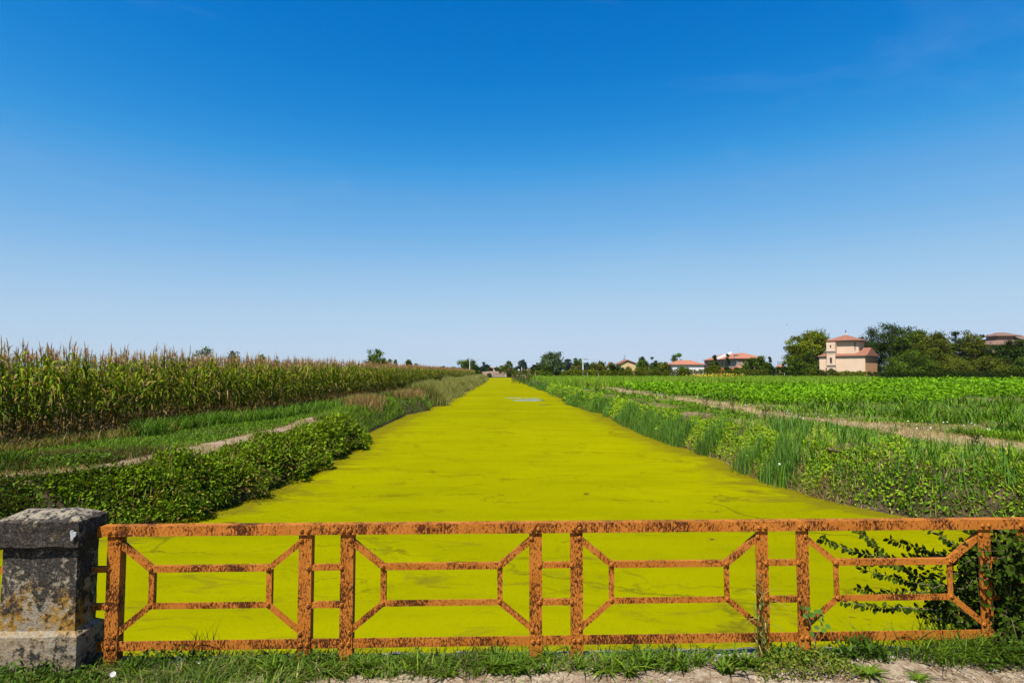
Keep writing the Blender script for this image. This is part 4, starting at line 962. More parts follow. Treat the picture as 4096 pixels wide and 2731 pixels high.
n = 60; P = np.zeros((n, 3)); P[:, 2] = rng.uniform(.38, .50, n); P[:, 0] = rng.normal(0, .012, n)-.01; leaf_quads(A, P, rnd_dir(n, .8), rnd_dir(n), .018, .006, mixcol([(.14,.15,.04),(.20,.15,.06)], n)); A.build('seed_head', M['grass'], g0)
# sapling climbing the right post
x, y = rail_xy(1.56, -.04); g1 = empty('sapling', (x, y, 0)); tag(g1, 'thin sapling with a few round leaves climbing the post under the right panel', 'sapling'); b = MB(); b.tube([(0, 0, 0), (-.01, .0, .12), (-.045, .0, .24), (-.065, 0, .30)], [.003, .003, .002, .0015], 5); b.tube([(-.01, 0, .12), (.03, 0, .20), (.02, 0, .27)], [.002, .002, .001], 5); b.build('stem', M['twig'], g1); A = Acc()
n = 16; P = np.array([(-.065, 0, .30), (-.06, 0, .29), (-.05, 0, .26), (-.04, 0, .25), (.03, 0, .20), (.035, 0, .22), (.02, 0, .27), (.025, 0, .26), (.0, 0, .25), (.05, 0, .20), (-.01, 0, .15), (.02, 0, .18), (-.03, 0, .22), (.04, 0, .24), (.01, 0, .23), (.06, 0, .17)]); leaf_quads(A, P, rnd_dir(n, 0, .6), np.tile([0, -1., .4], (n, 1)), .034, .03, mixcol([(.07,.16,.02),(.10,.21,.025)], n), fold=.08); A.build('foliage', M['leaf'], g1)
# dark bladed sedge behind the bottom rail at the left
x, y = rail_xy(-2.02, .05); A = Acc(); P = np.zeros((26, 3)); P[:, 0] = rng.normal(0, .07, 26); P[:, 1] = rng.normal(0, .02, 26); blades(A, P, rng.uniform(.12, .30, 26), .006, rng.uniform(.2, .9, 26), mixcol([(.012,.022,.006),(.02,.035,.008)], 26), 5)
o = A.build('sedge_tuft', M['shrub_leaf']); o.location = (x, y, 0); tag(o, 'dark thin bladed sedge tuft behind the lower left corner of the railing', 'sedge')
# twigs and pebbles
def twig(pts, r, lab):
    b = MB(); q = [rail_pt(u, v, 0) for u, v in pts]; b.tube([(x, y, road_z(x, y)+r+.006+.006*(k % 2)) for k, (x, y, _) in enumerate(q)], [r*(1-.5*k/len(q)) for k in range(len(q))], 6)
    if len(pts) > 3: a = q[1]; b.tube([(a[0], a[1], road_z(a[0], a[1])+r), (a[0]-.05, a[1]+.02, .012)], [r*.7, r*.3], 5)
    o = b.build('twig', M['twig']); tag(o, lab, 'twig')
def guv(px, py):
    """place on the verge for something lying at that spot of the photograph"""
    cy = -(py-1365.5)/FPX; dz = math.cos(PITCH)*cy+math.sin(PITCH); dy = math.cos(PITCH)-math.sin(PITCH)*cy; t = -EYE/dz; x = (px-2048)/FPX*t-P0[0]; y = dy*t-P0[1]; return rc*x+rs*y, -rs*x+rc*y
twig([guv(3190, 2688), guv(3240, 2702), guv(3330, 2683), guv(3425, 2662)], .006, 'long pale bleached twig lying on the dirt below the spiky rosette')
twig([guv(2920, 2704), guv(2990, 2702), guv(3060, 2690), guv(3120, 2668)], .005, 'curved reddish brown twig on the dirt left of the pale twig')
twig([guv(3070, 2698), guv(3118, 2678)], .004, 'short straight brown twig next to the curved reddish twig')
twig([guv(3605, 2668), guv(3660, 2690), guv(3730, 2707), guv(3790, 2714)], .005, 'long dark twig lying on the dirt at the lower right')
twig([guv(3670, 2644), guv(3730, 2658), guv(3790, 2676)], .004, 'thin brown twig behind the long dark twig at the lower right')
twig([guv(3880, 2652), guv(3990, 2663)], .004, 'straight dark twig near the right end of the verge')
twig([guv(1730, 2730), guv(1770, 2712)], .005, 'stubby brown twig on the dirt below the second panel')
twig([guv(600, 2680), guv(655, 2650)], .003, 'pale dry stem leaning in the grass left of the white petal')
twig([guv(350, 2730), guv(410, 2684)], .003, 'long pale dry stem in the grass below the pillar')
for px, py, lab in ((795, 2676, 'single white flower in the grass below the first panel of the railing'), (450, 2727, 'small white flower at the bottom edge of the verge, left of the other')):
    u, v = guv(px, py); x, y = rail_xy(u, v); o = flower(x, y, .04, .015, lab, None, .9); o.rotation_euler = (R(50), R(20), .4)
A = MB()
for k in range(150):
    u = rng.uniform(-.6, 3.0); v = rng.uniform(-.6, -.15); x, y = rail_xy(u, v); z = road_z(x, y); r = abs(rng.normal(.003, .003))+.0015; n = 6
    pts = [(x+r*rng.uniform(.7, 1.3)*math.cos(6.283*i/n), y+r*rng.uniform(.6, 1.2)*math.sin(6.283*i/n), z) for i in range(n)]; A.prism(pts, (0, 0, r*.9))
tag(A.build('gravel', wall_mat('pale pebble', (.55, .52, .48), (.75, .72, .68), 30)), 'pale pebbles scattered on the roadside dirt', 'gravel', kind='stuff')

# ------------------------------------------------------------------ shrub arching through the right end of the railing
x, y = rail_xy(2.86, .22); sh = empty('shrub', (x, y, -.1)); tag(sh, 'dark glossy leaved shrub arching leftwards through the right end of the railing', 'shrub')
def at(px, py, v):
    """point v behind the railing plane seen at that spot"""
    cy = -(py-1365.5)/FPX; d = Vector(((px-2048)/FPX, math.cos(PITCH)-math.sin(PITCH)*cy, math.cos(PITCH)*cy+math.sin(PITCH)))
    nrm = Vector((-rs, rc, 0)); t = (nrm.dot(Vector(P0))+v)/nrm.dot(d); return Vector((0, 0, EYE))+d*t
BR = [([(4040,2560),(4005,2300),(3940,2245),(3771,2224),(3640,2232),(3538,2228),(3422,2206),(3277,2152)], .20),
      ([(3900,2290),(3771,2224),(3655,2187),(3557,2156)], .16), ([(4010,2330),(3930,2240),(3818,2177),(3760,2140),(3701,2112)], .24),
      ([(4030,2480),(3960,2390),(3850,2350),(3748,2345),(3650,2290),(3608,2261),(3520,2245),(3431,2252)], .15),
      ([(4035,2500),(3958,2380),(3771,2345),(3690,2335),(3632,2322),(3515,2294),(3450,2276)], .10),
      ([(4040,2540),(3958,2450),(3771,2440),(3632,2429),(3560,2430),(3482,2426),(3361,2402)], .13),
      ([(3850,2400),(3771,2373),(3600,2365),(3520,2372),(3426,2350)], .18), ([(3640,2300),(3538,2224),(3480,2160),(3422,2117)], .22),
      ([(4060,2560),(4020,2400),(3995,2250),(3990,2130)], .12), ([(4075,2560),(4070,2400),(4060,2280),(4075,2190)], .10), ([(4090,2500),(4100,2350),(4130,2200)], .2),
      ([(4040,2540),(3900,2500),(3800,2480),(3730,2470)], .08), ([(4050,2450),(3960,2330),(3880,2300),(3800,2290)], .06),
      ([(3990,2500),(3900,2400),(3850,2330),(3840,2260)], .14), ([(4050,2420),(3990,2360),(3960,2300),(3950,2240)], .05), ([(4080,2480),(4040,2360),(4030,2290)], .03)]
stem = MB(); LF = Acc(); o_ = np.array(sh.location)
PAL_S = [(.026,.048,.003),(.036,.064,.004),(.018,.034,.002),(.060,.095,.006)]
for bi, (pts, v) in enumerate(BR):
    q = [at(px, py, v+.07*math.sin(i*1.3+bi)) for i, (px, py) in enumerate(pts)]
    # smooth the polyline
    s = []
    for i in range(len(q)-1):
        p0, p1, p2, p3 = q[max(i-1, 0)], q[i], q[i+1], q[min(i+2, len(q)-1)]
        for k in range(6):
            t = k/6; s.append(.5*((2*p1)+(p2-p0)*t+(2*p0-5*p1+4*p2-p3)*t*t+(3*p1-p0-3*p2+p3)*t**3))
    s.append(q[-1]); n = len(s); stem.tube([tuple(p) for p in s], [max(.0018, (.0075 if bi in (0, 8, 9) else .0045)*(1-.85*i/n)) for i in range(n)], 5)
    S = np.array([tuple(p) for p in s]); ln = np.linalg.norm(np.diff(S, axis=0), axis=1); T = np.concatenate([[0], np.cumsum(ln)]); L_ = T[-1]
    m_ = int(L_/.0125); tt = np.linspace(.22*L_ if len(pts) > 5 else .1*L_, L_, m_); P = np.stack([np.interp(tt, T, S[:, k]) for k in range(3)], 1)
    tan = unit(np.gradient(P, axis=0)); side = np.where(np.arange(m_) % 2 == 0, 1, -1)[:, None]
    dn = unit(np.cross(tan, [0, -1, .2])); D = tan*.5+dn*side*.7+rng.normal(0, .3, (m_, 3))+np.array([0, 0, -.35]); N = unit(np.array([0, -.6, .9])+rng.normal(0, .45, (m_, 3)))
    sz = rng.uniform(.027, .045, m_); leaf_quads(LF, P, D, N, sz, sz*.58, mixcol(PAL_S, m_, .2), fold=.10)
# dense inner mass of leafy side twigs
for k in range(380):
    px = 4180-abs(rng.normal(0, 1))*200; py = rng.uniform(2160, 2590); 
    if px < 3700 or (px < 3900 and py < 2250): continue
    c = at(px, py, rng.uniform(.04, .45) if px < 4030 or rng.random() < .6 else -.05); d = Vector((rng.uniform(-1, .2), rng.normal(0, .4), rng.normal(.1, .5))).normalized(); L_ = rng.uniform(.10, .24); e = c+d*L_; stem.tube([tuple(c), tuple(e)], [.0022, .001], 4)
    m_ = int(L_/.013); u = np.linspace(0, 1, m_)[:, None]; P = np.array(c)+(np.array(e)-np.array(c))*u; side = np.where(np.arange(m_) % 2 == 0, 1, -1)[:, None]; dn = unit(np.cross(np.array(d), [0, -1., .3])[None]); D = np.array(d)*.5+dn*side*.8+rng.normal(0, .3, (m_, 3))
    sz = rng.uniform(.028, .046, m_); leaf_quads(LF, P, D, unit(np.array([0, -.6, .8])+rng.normal(0, .5, (m_, 3))), sz, sz*.58, mixcol(PAL_S, m_, .2), fold=.10)
o = stem.build('branches', M['twig'], sh, tuple(sh.location)); LF.build('foliage', M['shrub_leaf'], sh, tuple(sh.location))
# ------------------------------------------------------------------ trees
PAL_TR = {'green': [(.048,.088,.007),(.075,.125,.008),(.10,.155,.010),(.034,.060,.006)], 'dark': [(.022,.042,.004),(.034,.060,.005),(.050,.080,.006),(.014,.026,.003)],
          'olive': [(.075,.095,.008),(.105,.125,.010),(.055,.070,.007),(.125,.14,.012)], 'yellow': [(.12,.16,.006),(.17,.20,.008),(.08,.12,.006),(.20,.21,.012)],
          'silver': [(.09,.13,.055),(.12,.16,.08),(.06,.10,.035),(.05,.09,.03)], 'blue': [(.035,.060,.045),(.05,.08,.06),(.025,.045,.03),(.07,.10,.085)], 'brown': [(.07,.07,.012),(.10,.085,.018),(.05,.055,.009),(.12,.09,.025)]}
def tree(px, py_top, wpx, y, lab, pal='green', shape='round', name='tree', base=None, n=None, low=.12, cat='tree', gaps=.0, group=None):
    """a trunk with limbs and a crown of many leaf sized faces; width and top are read at depth y"""
    x = xat(px, y, 1460); gz = float(ground_z(x, y)) if base is None else base; top = zat(py_top, y); H = top-gz; W = wpx/FPX*y/2
    root = empty(name, (x, y, gz)); tag(root, lab, cat, group)
    tk = MB(); r0 = max(.05, H*.022); lean = rng.normal(0, .02*H); 
    tk.tube([(0, 0, -.1), (lean*.2, 0, H*.3), (lean*.6, lean*.3, H*.6), (lean, lean*.5, H*.88)], [r0, r0*.8, r0*.5, r0*.12], 7)
    nl = 7 if shape != 'spire' else 12; tips = []
    for k in range(nl):
        t = rng.uniform(.22, .75); a = k*2.4+rng.normal(0, .3); z0 = H*t; L_ = W*rng.uniform(.55, .95)*(1-t*.35 if shape != 'spire' else (1-t)); up = rng.uniform(.25, .9) if shape not in ('spire',) else .05
        p0 = Vector((lean*t*.6, 0, z0)); p1 = p0+Vector((math.cos(a)*L_*.5, math.sin(a)*L_*.5, L_*up*.6)); p2 = p0+Vector((math.cos(a)*L_, math.sin(a)*L_, L_*up))
        p2.z = min(p2.z, H*.93); tk.tube([tuple(p0), tuple(p1), tuple(p2)], [r0*.42, r0*.26, r0*.08], 5); tips.append(p2)
    tk.build('trunk', M['bark'], root)
    vis = max(8, wpx/4)                          # width in pixels of the picture
    if n is None: n = int(np.clip(vis*vis*2.4, 350, 9000))
    n = int(max(n, 700)*(2.5 if vis < 30 else 3.2))
    ls = max(.09, 1.75*y/575*(.72 if vis > 40 else .85))      # leaf clump size
    A = Acc(); nc = int(np.clip(n/110, 60 if shape in ('willow', 'dome', 'round') else 34, 150)); C = []
    while len(C) < nc:
        u = rng.uniform(-1, 1, 3); t = (u[2]+1)/2
        if shape == 'round': rr = math.sqrt(max(0, 1-(2*t-1)**2))**.8
        elif shape == 'dome': rr = math.sqrt(max(0, 1-t*t))**.7 if t > .18 else .82+t
        elif shape == 'willow': rr = math.sqrt(max(0, 1-t**4))
        elif shape == 'column': rr = .92*min(1, (t/.15)**.5)*(1-max(0, t-.55)/.45*.75)
        elif shape == 'spire': rr = (1-t)**.85*(.85+.3*math.sin(t*30))+.03
        elif shape == 'fan': rr = (.30+.70*min(1, t/.55))*math.sqrt(max(0, 1-max(0, t-.6)**2/.16))
        elif shape == 'bush': rr = math.sqrt(max(0, 1-t**2.2))
        rr = max(rr, .02); q = math.hypot(u[0], u[1])
        if q > rr or q < rr*rng.uniform(.0, .7): continue
        zlo = low*H; C.append((u[0]*W, u[1]*W, zlo+(H-zlo)*(t*.97)))
    C = np.array(C); C += rng.normal(0, .05, C.shape)*W
    if gaps > 0: C = C[rng.random(len(C)) > gaps]
    per = max(4, int(n/len(C))); cr = np.repeat(C, per, 0); sg = (W*(.115 if vis > 30 else .15)+.05) if shape != 'spire' else W*.09+.05
    off = rng.normal(0, 1, (len(cr), 3))*sg*np.array([1, 1, .72]); P = cr+off; m_ = len(P)
    P[:, 2] = np.minimum(P[:, 2], H*1.02); P[:, 2] = np.maximum(P[:, 2], .05)
    cmul = np.repeat(rng.uniform(.42, 1.45, len(C)), per)[:, None]; outw = unit(cr-np.array([0, 0, H*.45])+1e-6)
    D = unit(rnd_dir(m_)+outw*.4); N = unit(rnd_dir(m_, .2)*.55+unit(off)*1.1+outw*.6)
    leaf_quads(A, P, D, N, ls*rng.uniform(.7, 1.35, m_), ls*rng.uniform(.45, .8, m_), np.clip(mixcol(PAL_TR[pal], m_, .15)*cmul, 0, 1))
    if shape == 'fan':                             # upswept leafy sprays
        for k in range(42):
            a = rng.random()*6.28; e = np.array([math.cos(a)*W*rng.uniform(.3, 1.05), math.sin(a)*W*.9, H*rng.uniform(.62, 1.03)-abs(math.cos(a))*H*.12]); b0 = np.array([0, 0, H*.35]); s_ = e*.6+b0*.4; k_ = 26; u = rng.random(k_)[:, None]
            leaf_quads(A, s_+(e-s_)*u+rng.normal(0, .09, (k_, 3)), unit((e-s_)[None]+rnd_dir(k_)*.6*np.linalg.norm(e-s_)), rnd_dir(k_), ls*1.1, ls*.5, mixcol(PAL_TR[pal], k_, .2))
    A.build('crown', M['crown'], root); return root
# left of the canal, beyond the maize
tree(812, 1380, 62, 150, 'bushy green tree top rising just above the maize, nearest the left edge', 'green', 'willow')
tree(938, 1399, 56, 150, 'low flat dark tree top above the maize, second from the left edge', 'dark', 'willow')
tree(1048, 1413, 26, 160, 'tiny tree top barely showing over the maize tassels', 'olive', 'dome')
tree(1497, 1389, 74, 150, 'large rounded green tree with gaps in its crown behind the maize', 'green', 'willow', gaps=.12, n=1500)
tree(1533, 1432, 22, 152, 'small green tree tucked against the right side of the large rounded tree', 'green', 'round')
tree(1556, 1436, 26, 170, 'low rounded bush on the maize horizon right of the large rounded tree', 'olive', 'dome', 'bush', cat='bush')
tree(1580, 1434, 12, 170, 'narrow upright little tree on the maize horizon', 'green', 'column')
tree(1634, 1440, 22, 170, 'small flat topped tree standing alone above the maize', 'green', 'dome', low=.55, gaps=.3)
tree(1662, 1456, 20, 200, 'brownish low bush sinking behind the maize', 'brown', 'bush', 'bush', cat='bush')
tree(1775, 1463, 18, 260, 'small dark bush left of the big round willow, further from it', 'green', 'bush', 'bush', cat='bush')
tree(1792, 1466, 14, 260, 'tiny bush next to the pale post stub left of the big round willow', 'dark', 'bush', 'bush', cat='bush')
tree(1813, 1463, 26, 260, 'small green bush just left of the big round willow', 'olive', 'bush', 'bush', cat='bush')
tree(1866, 1439, 72, 300, 'big wide round willow behind the end of the maize field', 'green', 'willow', 'willow_tree', n=1600, low=.05)
tree(1906, 1463, 34, 235, 'dense dark green bush at the far corner of the maize field', 'dark', 'bush', 'bush', cat='bush', low=0)
tree(1936, 1450, 30, 420, 'bluish green pointed tree right of the corner bush', 'blue', 'column')
tree(1950, 1462, 22, 400, 'round grey green tree leaning on the bluish pointed tree', 'dark', 'round')
tree(1962, 1470, 20, 380, 'dark brown bush in front of the distant red roof', 'brown', 'bush', 'bush', cat='bush', low=0)
tree(1989, 1467, 26, 390, 'dark bush right of the distant red roof', 'dark', 'bush', 'bush', cat='bush', low=0)
tree(2007, 1461, 22, 420, 'pale green rounded tree between the dark bush and the tree at the far bridge', 'yellow', 'round')
# right of the canal
tree(2034, 1446, 36, 335, 'upright green tree at the right end of the far bridge', 'green', 'column', n=1100)
tree(2037, 1468, 36, 325, 'dark brownish bush under the upright tree at the far bridge', 'brown', 'bush', 'bush', cat='bush', low=0)
tree(2090, 1440, 32, 460, 'tall dark oval tree beyond the far bridge', 'blue', 'round', n=1000, low=.05)
tree(2066, 1470, 26, 460, 'low bluish trees left of the tall dark oval tree', 'blue', 'bush', cat='tree')
tree(2120, 1474, 18, 520, 'hazy little tree behind the small red roofed shed', 'blue', 'bush')
tree(2140, 1461, 30, 300, 'low dark rounded tree left of the large fan shaped tree', 'dark', 'round', low=.05)
tree(2149, 1449, 12, 300, 'thin bare topped spruce sticking out of the low dark tree', 'brown', 'spire')
tree(2165, 1455, 30, 290, 'dark green tree half hidden by the fan shaped tree', 'dark', 'round')
tree(2212, 1411, 86, 130, 'large airy fan shaped tree with silvery upswept branches', 'silver', 'fan', n=3200, gaps=.15)
tree(2186, 1452, 44, 128, 'dark green shrub growing at the left foot of the fan shaped tree', 'green', 'bush', 'bush', cat='bush', low=0)
tree(2232, 1478, 26, 230, 'hazy blue bush seen under the fan shaped tree', 'blue', 'bush', 'bush', cat='bush')
tree(2270, 1435, 36, 300, 'dark bluish tree right behind the fan shaped tree', 'blue', 'round', n=900)
tree(2300, 1430, 38, 250, 'tall green poplar like tree left of the white utility pole', 'green', 'column', n=1300)
tree(2324, 1432, 36, 250, 'green tree directly behind the white utility pole', 'green', 'column', n=1200)
tree(2302, 1460, 60, 240, 'brownish green bushes at the foot of the tall green poplar like trees', 'brown', 'bush', 'bush', cat='bush', low=0)
tree(2345, 1450, 30, 245, 'bluish low tree just right of the white utility pole', 'blue', 'round')
tree(2384, 1449, 50, 190, 'olive green bushy tree between the utility pole and the gabled house', 'olive', 'round', n=1400, low=.02)
tree(2402, 1447, 34, 215, 'loose green tree behind the olive bushy tree', 'green', 'round')
tree(2398, 1466, 40, 170, 'reddish brown shrub in front of the olive bushy tree', 'brown', 'bush', 'bush', cat='bush', low=0)
tree(2455, 1450, 52, 170, 'dense dark bush left of the cream gabled house', 'dark', 'dome', 'bush', cat='bush', n=1600, low=0)
tree(2490, 1465, 30, 160, 'thin green shrub in front of the left half of the cream house', 'green', 'bush', 'bush', cat='bush', low=0, gaps=.25)
tree(2516, 1462, 24, 155, 'small upright green shrub in front of the middle of the cream house', 'yellow', 'column', 'bush', cat='bush', low=0)
tree(2573, 1427, 36, 215, 'dark pointed oval tree between the cream house and the white shed', 'dark', 'dome', n=1200)
tree(2568, 1440, 40, 175, 'green tree in front of the dark pointed oval tree', 'green', 'round', n=1000)
tree(2570, 1460, 62, 160, 'wide olive bush below the dark pointed oval tree', 'olive', 'bush', 'bush', cat='bush', n=1400, low=0)
tree(2608, 1428, 36, 220, 'grey blue conifer left of the white shed', 'blue', 'spire', 'conifer_tree', n=1000)
tree(2626, 1434, 30, 215, 'dark green tree touching the grey blue conifer', 'dark', 'column', n=900)
tree(2612, 1462, 40, 165, 'green shrub below the grey blue conifer', 'green', 'bush', 'bush', cat='bush', low=0)
tree(2652, 1448, 58, 160, 'large dark olive bush at the left end of the white shed', 'olive', 'bush', 'bush', cat='bush', n=1900, low=0)
tree(2711, 1407, 46, 215, 'green tree standing behind the roof of the white shed', 'green', 'column', n=1400)
tree(2735, 1458, 46, 150, 'leafy green bush in front of the white shed wall', 'green', 'bush', 'bush', cat='bush', n=1200, low=0)
tree(2828, 1456, 18, 178, 'small olive bush in the gap right of the white shed', 'olive', 'bush', 'bush', cat='bush', low=0)
tree(2857, 1409, 44, 190, 'dark broad conifer in front of the left part of the farmhouse', 'dark', 'spire', 'conifer_tree', n=2200)
tree(2856, 1449, 46, 160, 'green rounded bush below the dark broad conifer', 'olive', 'dome', 'bush', cat='bush', n=1300, low=0)
tree(2912, 1410, 24, 195, 'thin open spruce in front of the farmhouse windows', 'dark', 'spire', 'conifer_tree', n=800)
tree(2947, 1468, 24, 160, 'small green bush in front of the low orange wall', 'green', 'bush', 'bush', cat='bush', low=0)
tree(2994, 1440, 46, 185, 'loose green tree in front of the right part of the farmhouse', 'green', 'round', n=1100, low=.03)
tree(3036, 1425, 66, 170, 'large dense green tree at the right corner of the farmhouse', 'green', 'round', n=2400, low=.02)
tree(3080, 1413, 28, 200, 'slender blue green spruce right of the farmhouse', 'blue', 'spire', 'conifer_tree', n=1000)
tree(3192, 1340, 88, 172, 'sunlit yellow green tree left of the chapel, outermost', 'yellow', 'round', n=4200, low=.05, gaps=.12)
tree(3266, 1315, 116, 178, 'tall yellow green tree rising behind the left wing of the chapel', 'yellow', 'fan', n=5200, low=.05)
tree(3215, 1395, 118, 170, 'darker green lower tree filling the foot of the group left of the chapel', 'green', 'bush', n=3200, low=.0)
tree(3150, 1428, 40, 158, 'small green tree at the left foot of the chapel tree group', 'green', 'bush', n=900, low=0)
tree(3435, 1340, 70, 185, 'hazy grey brown tree behind the chapel roof', 'brown', 'round', n=1200)
tree(3560, 1293, 178, 164, 'tall dark green tree shading the right wall of the chapel', 'dark', 'round', n=8000, low=.03)
tree(3640, 1312, 130, 160, 'broad green tree right of the tall dark one, its top spiky', 'green', 'fan', n=6000, low=.03)
tree(3722, 1328, 160, 156, 'wide olive green tree between the spiky green tree and the pointed dark tree', 'olive', 'round', n=7000, low=.0)
tree(3640, 1400, 170, 150, 'low spreading green tree in front of the tree row right of the chapel', 'green', 'bush', n=6000, low=0)
tree(3826, 1311, 84, 165, 'pointed dark tree, highest of the row at the right', 'dark', 'column', n=4200, low=.03)
tree(3886, 1326, 92, 163, 'broad yellow tinged tree right of the pointed dark tree', 'olive', 'round', n=4200, low=.03)
tree(3934, 1332, 56, 168, 'narrow dark conifer left of the villa roof', 'dark', 'spire', 'conifer_tree', n=2600)
tree(3800, 1420, 160, 150, 'low olive bushes in front of the pointed dark tree', 'olive', 'bush', 'bush', cat='bush', n=5200, low=0)
tree(4010, 1366, 90, 152, 'dark tree in front of the left part of the villa', 'dark', 'round', n=4200, low=.0)
tree(4072, 1352, 84, 150, 'dark tree covering the middle of the villa at the right edge', 'dark', 'round', n=4200, low=.0)
tree(3960, 1430, 120, 148, 'green bushes below the villa trees', 'olive', 'bush', 'bush', cat='bush', n=4200, low=0)
tree(4085, 1430, 90, 146, 'dull green bush at the right edge below the villa', 'green', 'bush', 'bush', cat='bush', n=3600, low=0)
tree(4190, 1345, 150, 150, 'dark tree just beyond the right edge of the view', 'dark', 'round', n=5000, low=0)
tree(1420, 1460, 40, 420, 'distant low tree line fragment behind the middle of the maize', 'blue', 'bush', n=500)

# ------------------------------------------------------------------ hedges
def hedge(px0, px1, y0, y1, py_top, lab, pal, depth=1.0, n=2600):
    x0, x1 = xat(px0, y0), xat(px1, y1); ym = (y0+y1)/2; z = zat(py_top, ym); gz = float(ground_z((x0+x1)/2, ym)); root = empty('hedge', ((x0+x1)/2, ym, gz)); tag(root, lab, 'hedge'); A = Acc()
    t = rng.random(n); h = z-gz; w_ = h*(.82+.28*vn(np.stack([t*abs(px1-px0)*.12, t*0, t*0], 1), 1.0, px0*.01))
    P = np.stack([x0+(x1-x0)*t-root.location.x, y0+(y1-y0)*t-root.location.y+rng.normal(0, .3, n)*depth, w_*rng.random(n)**.6], 1); ls = 1.3*ym/575
    leaf_quads(A, P, rnd_dir(n, .2), rnd_dir(n, .8), ls*rng.uniform(.7, 1.4, n), ls*.6, mixcol(PAL_TR[pal], n, .2)); A.build('foliage', M['crown'], root)
    b = MB(); k = int(abs(x1-x0)/2.5)+2
    for i in range(k): q = i/(k-1); b.box(x0+(x1-x0)*q-root.location.x-.05, x0+(x1-x0)*q-root.location.x+.05, y0+(y1-y0)*q-root.location.y-.05, y0+(y1-y0)*q-root.location.y+.05, -.2, h*.8)
    b.build('stems', M['bark'], root)
hedge(2048, 2140, 150, 140, 1482, 'dark low hedge just right of the far end of the canal', 'olive', n=1500)
hedge(2140, 2290, 140, 136, 1480, 'yellow green hedge under the fan shaped tree', 'yellow')
hedge(2290, 2440, 136, 134, 1480, 'yellow green hedge left of the cream gabled house', 'yellow')
hedge(2440, 2670, 136, 138, 1482, 'dark olive hedge in front of the cream gabled house', 'olive')
hedge(2660, 2830, 140, 143, 1479, 'olive hedge along the foot of the white shed wall', 'olive')
hedge(2830, 3070, 143, 146, 1478, 'dark hedge in front of the farmhouse and its orange wall', 'olive')
hedge(3050, 3150, 158, 158, 1464, 'trimmed dark green hedge between farmhouse and chapel trees', 'dark', n=2200)
hedge(3130, 3300, 143, 141, 1487, 'dark shaded hedge below the trees left of the chapel', 'dark')
hedge(3225, 3345, 137, 136, 1481, 'green hedge in front of the left half of the chapel', 'olive', n=2600)
hedge(3345, 3462, 136, 136, 1484, 'bright green hedge in front of the right half of the chapel', 'yellow', n=2600)
hedge(3470, 3660, 142, 142, 1488, 'dark hedge right of the chapel corner', 'dark')
hedge(3660, 3900, 142, 142, 1487, 'long dark clipped hedge under the tree row at the right', 'dark', n=3400)
hedge(3900, 4180, 142, 142, 1484, 'dark clipped hedge at the right edge under the villa', 'dark', n=3400)

# ------------------------------------------------------------------ buildings
def hip(mb, x0, x1, y0, y1, z0, z1, rx0, rx1, ry0, ry1, th=.14):
    """hip roof with overhanging eaves: eave rectangle, ridge segment, and a thin soffit slab"""
    mb.box(x0, x1, y0, y1, z0-th, z0-.004)
    mb.add([(x0, y0, z0), (x1, y0, z0), (x1, y1, z0), (x0, y1, z0), (rx0, ry0, z1), (rx1, ry1, z1)],
           [(0, 1, 5, 4), (1, 2, 5), (2, 3, 4, 5), (3, 0, 4), (0, 3, 2, 1)] if abs(rx1-rx0) > abs(ry1-ry0) else [(0, 1, 4), (1, 2, 5, 4), (2, 3, 5), (3, 0, 4, 5), (0, 3, 2, 1)])
# chapel
G_ = -.3; cx, cy_ = xat(3462, 153, 1500), 153.0
ch = empty('chapel', (cx, cy_, G_), R(-45)); tag(ch, 'pale pink chapel with low red tiled roofs and a squat central tower', 'chapel')
# local frame: x along the front (0 at the right corner, negative to the left), y inwards
wing = MB(); wing.box(-11.2, 0, 0, 12.6, 0, 6.25); wing.build('wall', M['chapel_wall'], ch)
sw = MB(); sw.box(.004, .03, .02, 12.58, .0, 5.98); sw.build('side_wall', wall_mat('orange plaster', (.78, .40, .19), (.88, .49, .25), .7), ch)
crn = MB(); crn.box(-11.33, .13, -.13, 12.73, 6.0, 6.28); crn.build('cornice', M['stone_trim'], ch)
# right roof: slopes up from the front eave to a ridge
rf = MB(); rf.add([(-8.4, -.45, 6.30), (.5, -.45, 6.30), (.5, 13.05, 6.30), (-8.4, 13.05, 6.30), (-4.6, 5.2, 8.6), (.3, 5.6, 8.6)], [(0, 1, 5, 4), (1, 2, 5), (2, 3, 4, 5), (3, 0, 4), (0, 3, 2, 1)]); rf.build('roof', M['tile'], ch)
rl = MB(); rl.add([(-11.7, -.45, 6.30), (-8.42, -.45, 6.30), (-8.42, 13, 6.30), (-11.7, 13, 6.30), (-8.42, 4.5, 8.3), (-8.42, 8.5, 8.3)], [(0, 1, 4), (1, 2, 5, 4), (2, 3, 5), (3, 0, 4, 5), (0, 3, 2, 1)]); rl.build('roof', M['tile'], ch)
tw = MB(); tw.prism([(-9.05, 1.3, 5.5), (-2.9, 1.3, 5.5), (-2.0, 2.3, 5.5), (-2.0, 8.0, 5.5), (-9.6, 8.0, 5.5), (-9.6, 2.3, 5.5)], (0, 0, 5.05)); twr = tw.build('tower', M['chapel_wall'], ch)
tc_ = MB(); tc_.prism([(-9.3, 1.05, 10.15), (-2.75, 1.05, 10.15), (-1.75, 2.2, 10.15), (-1.75, 8.25, 10.15), (-9.85, 8.25, 10.15), (-9.85, 2.2, 10.15)], (0, 0, .32)); tc_.build('cornice', M['stone_trim'], twr)
tr_ = MB(); e8 = [(-9.9, .35), (-2.4, .35), (-1.1, 1.8), (-1.1, 8.7), (-10.6, 8.7), (-10.6, 1.8)]; z0 = 10.56
tr_.add([(a, b_, z0) for a, b_ in e8]+[(-5.6, 4.6, 12.35)], [(i, (i+1) % 6, 6) for i in range(6)]+[(5, 4, 3, 2, 1, 0)]); tr_.build('roof', M['tile'], twr)
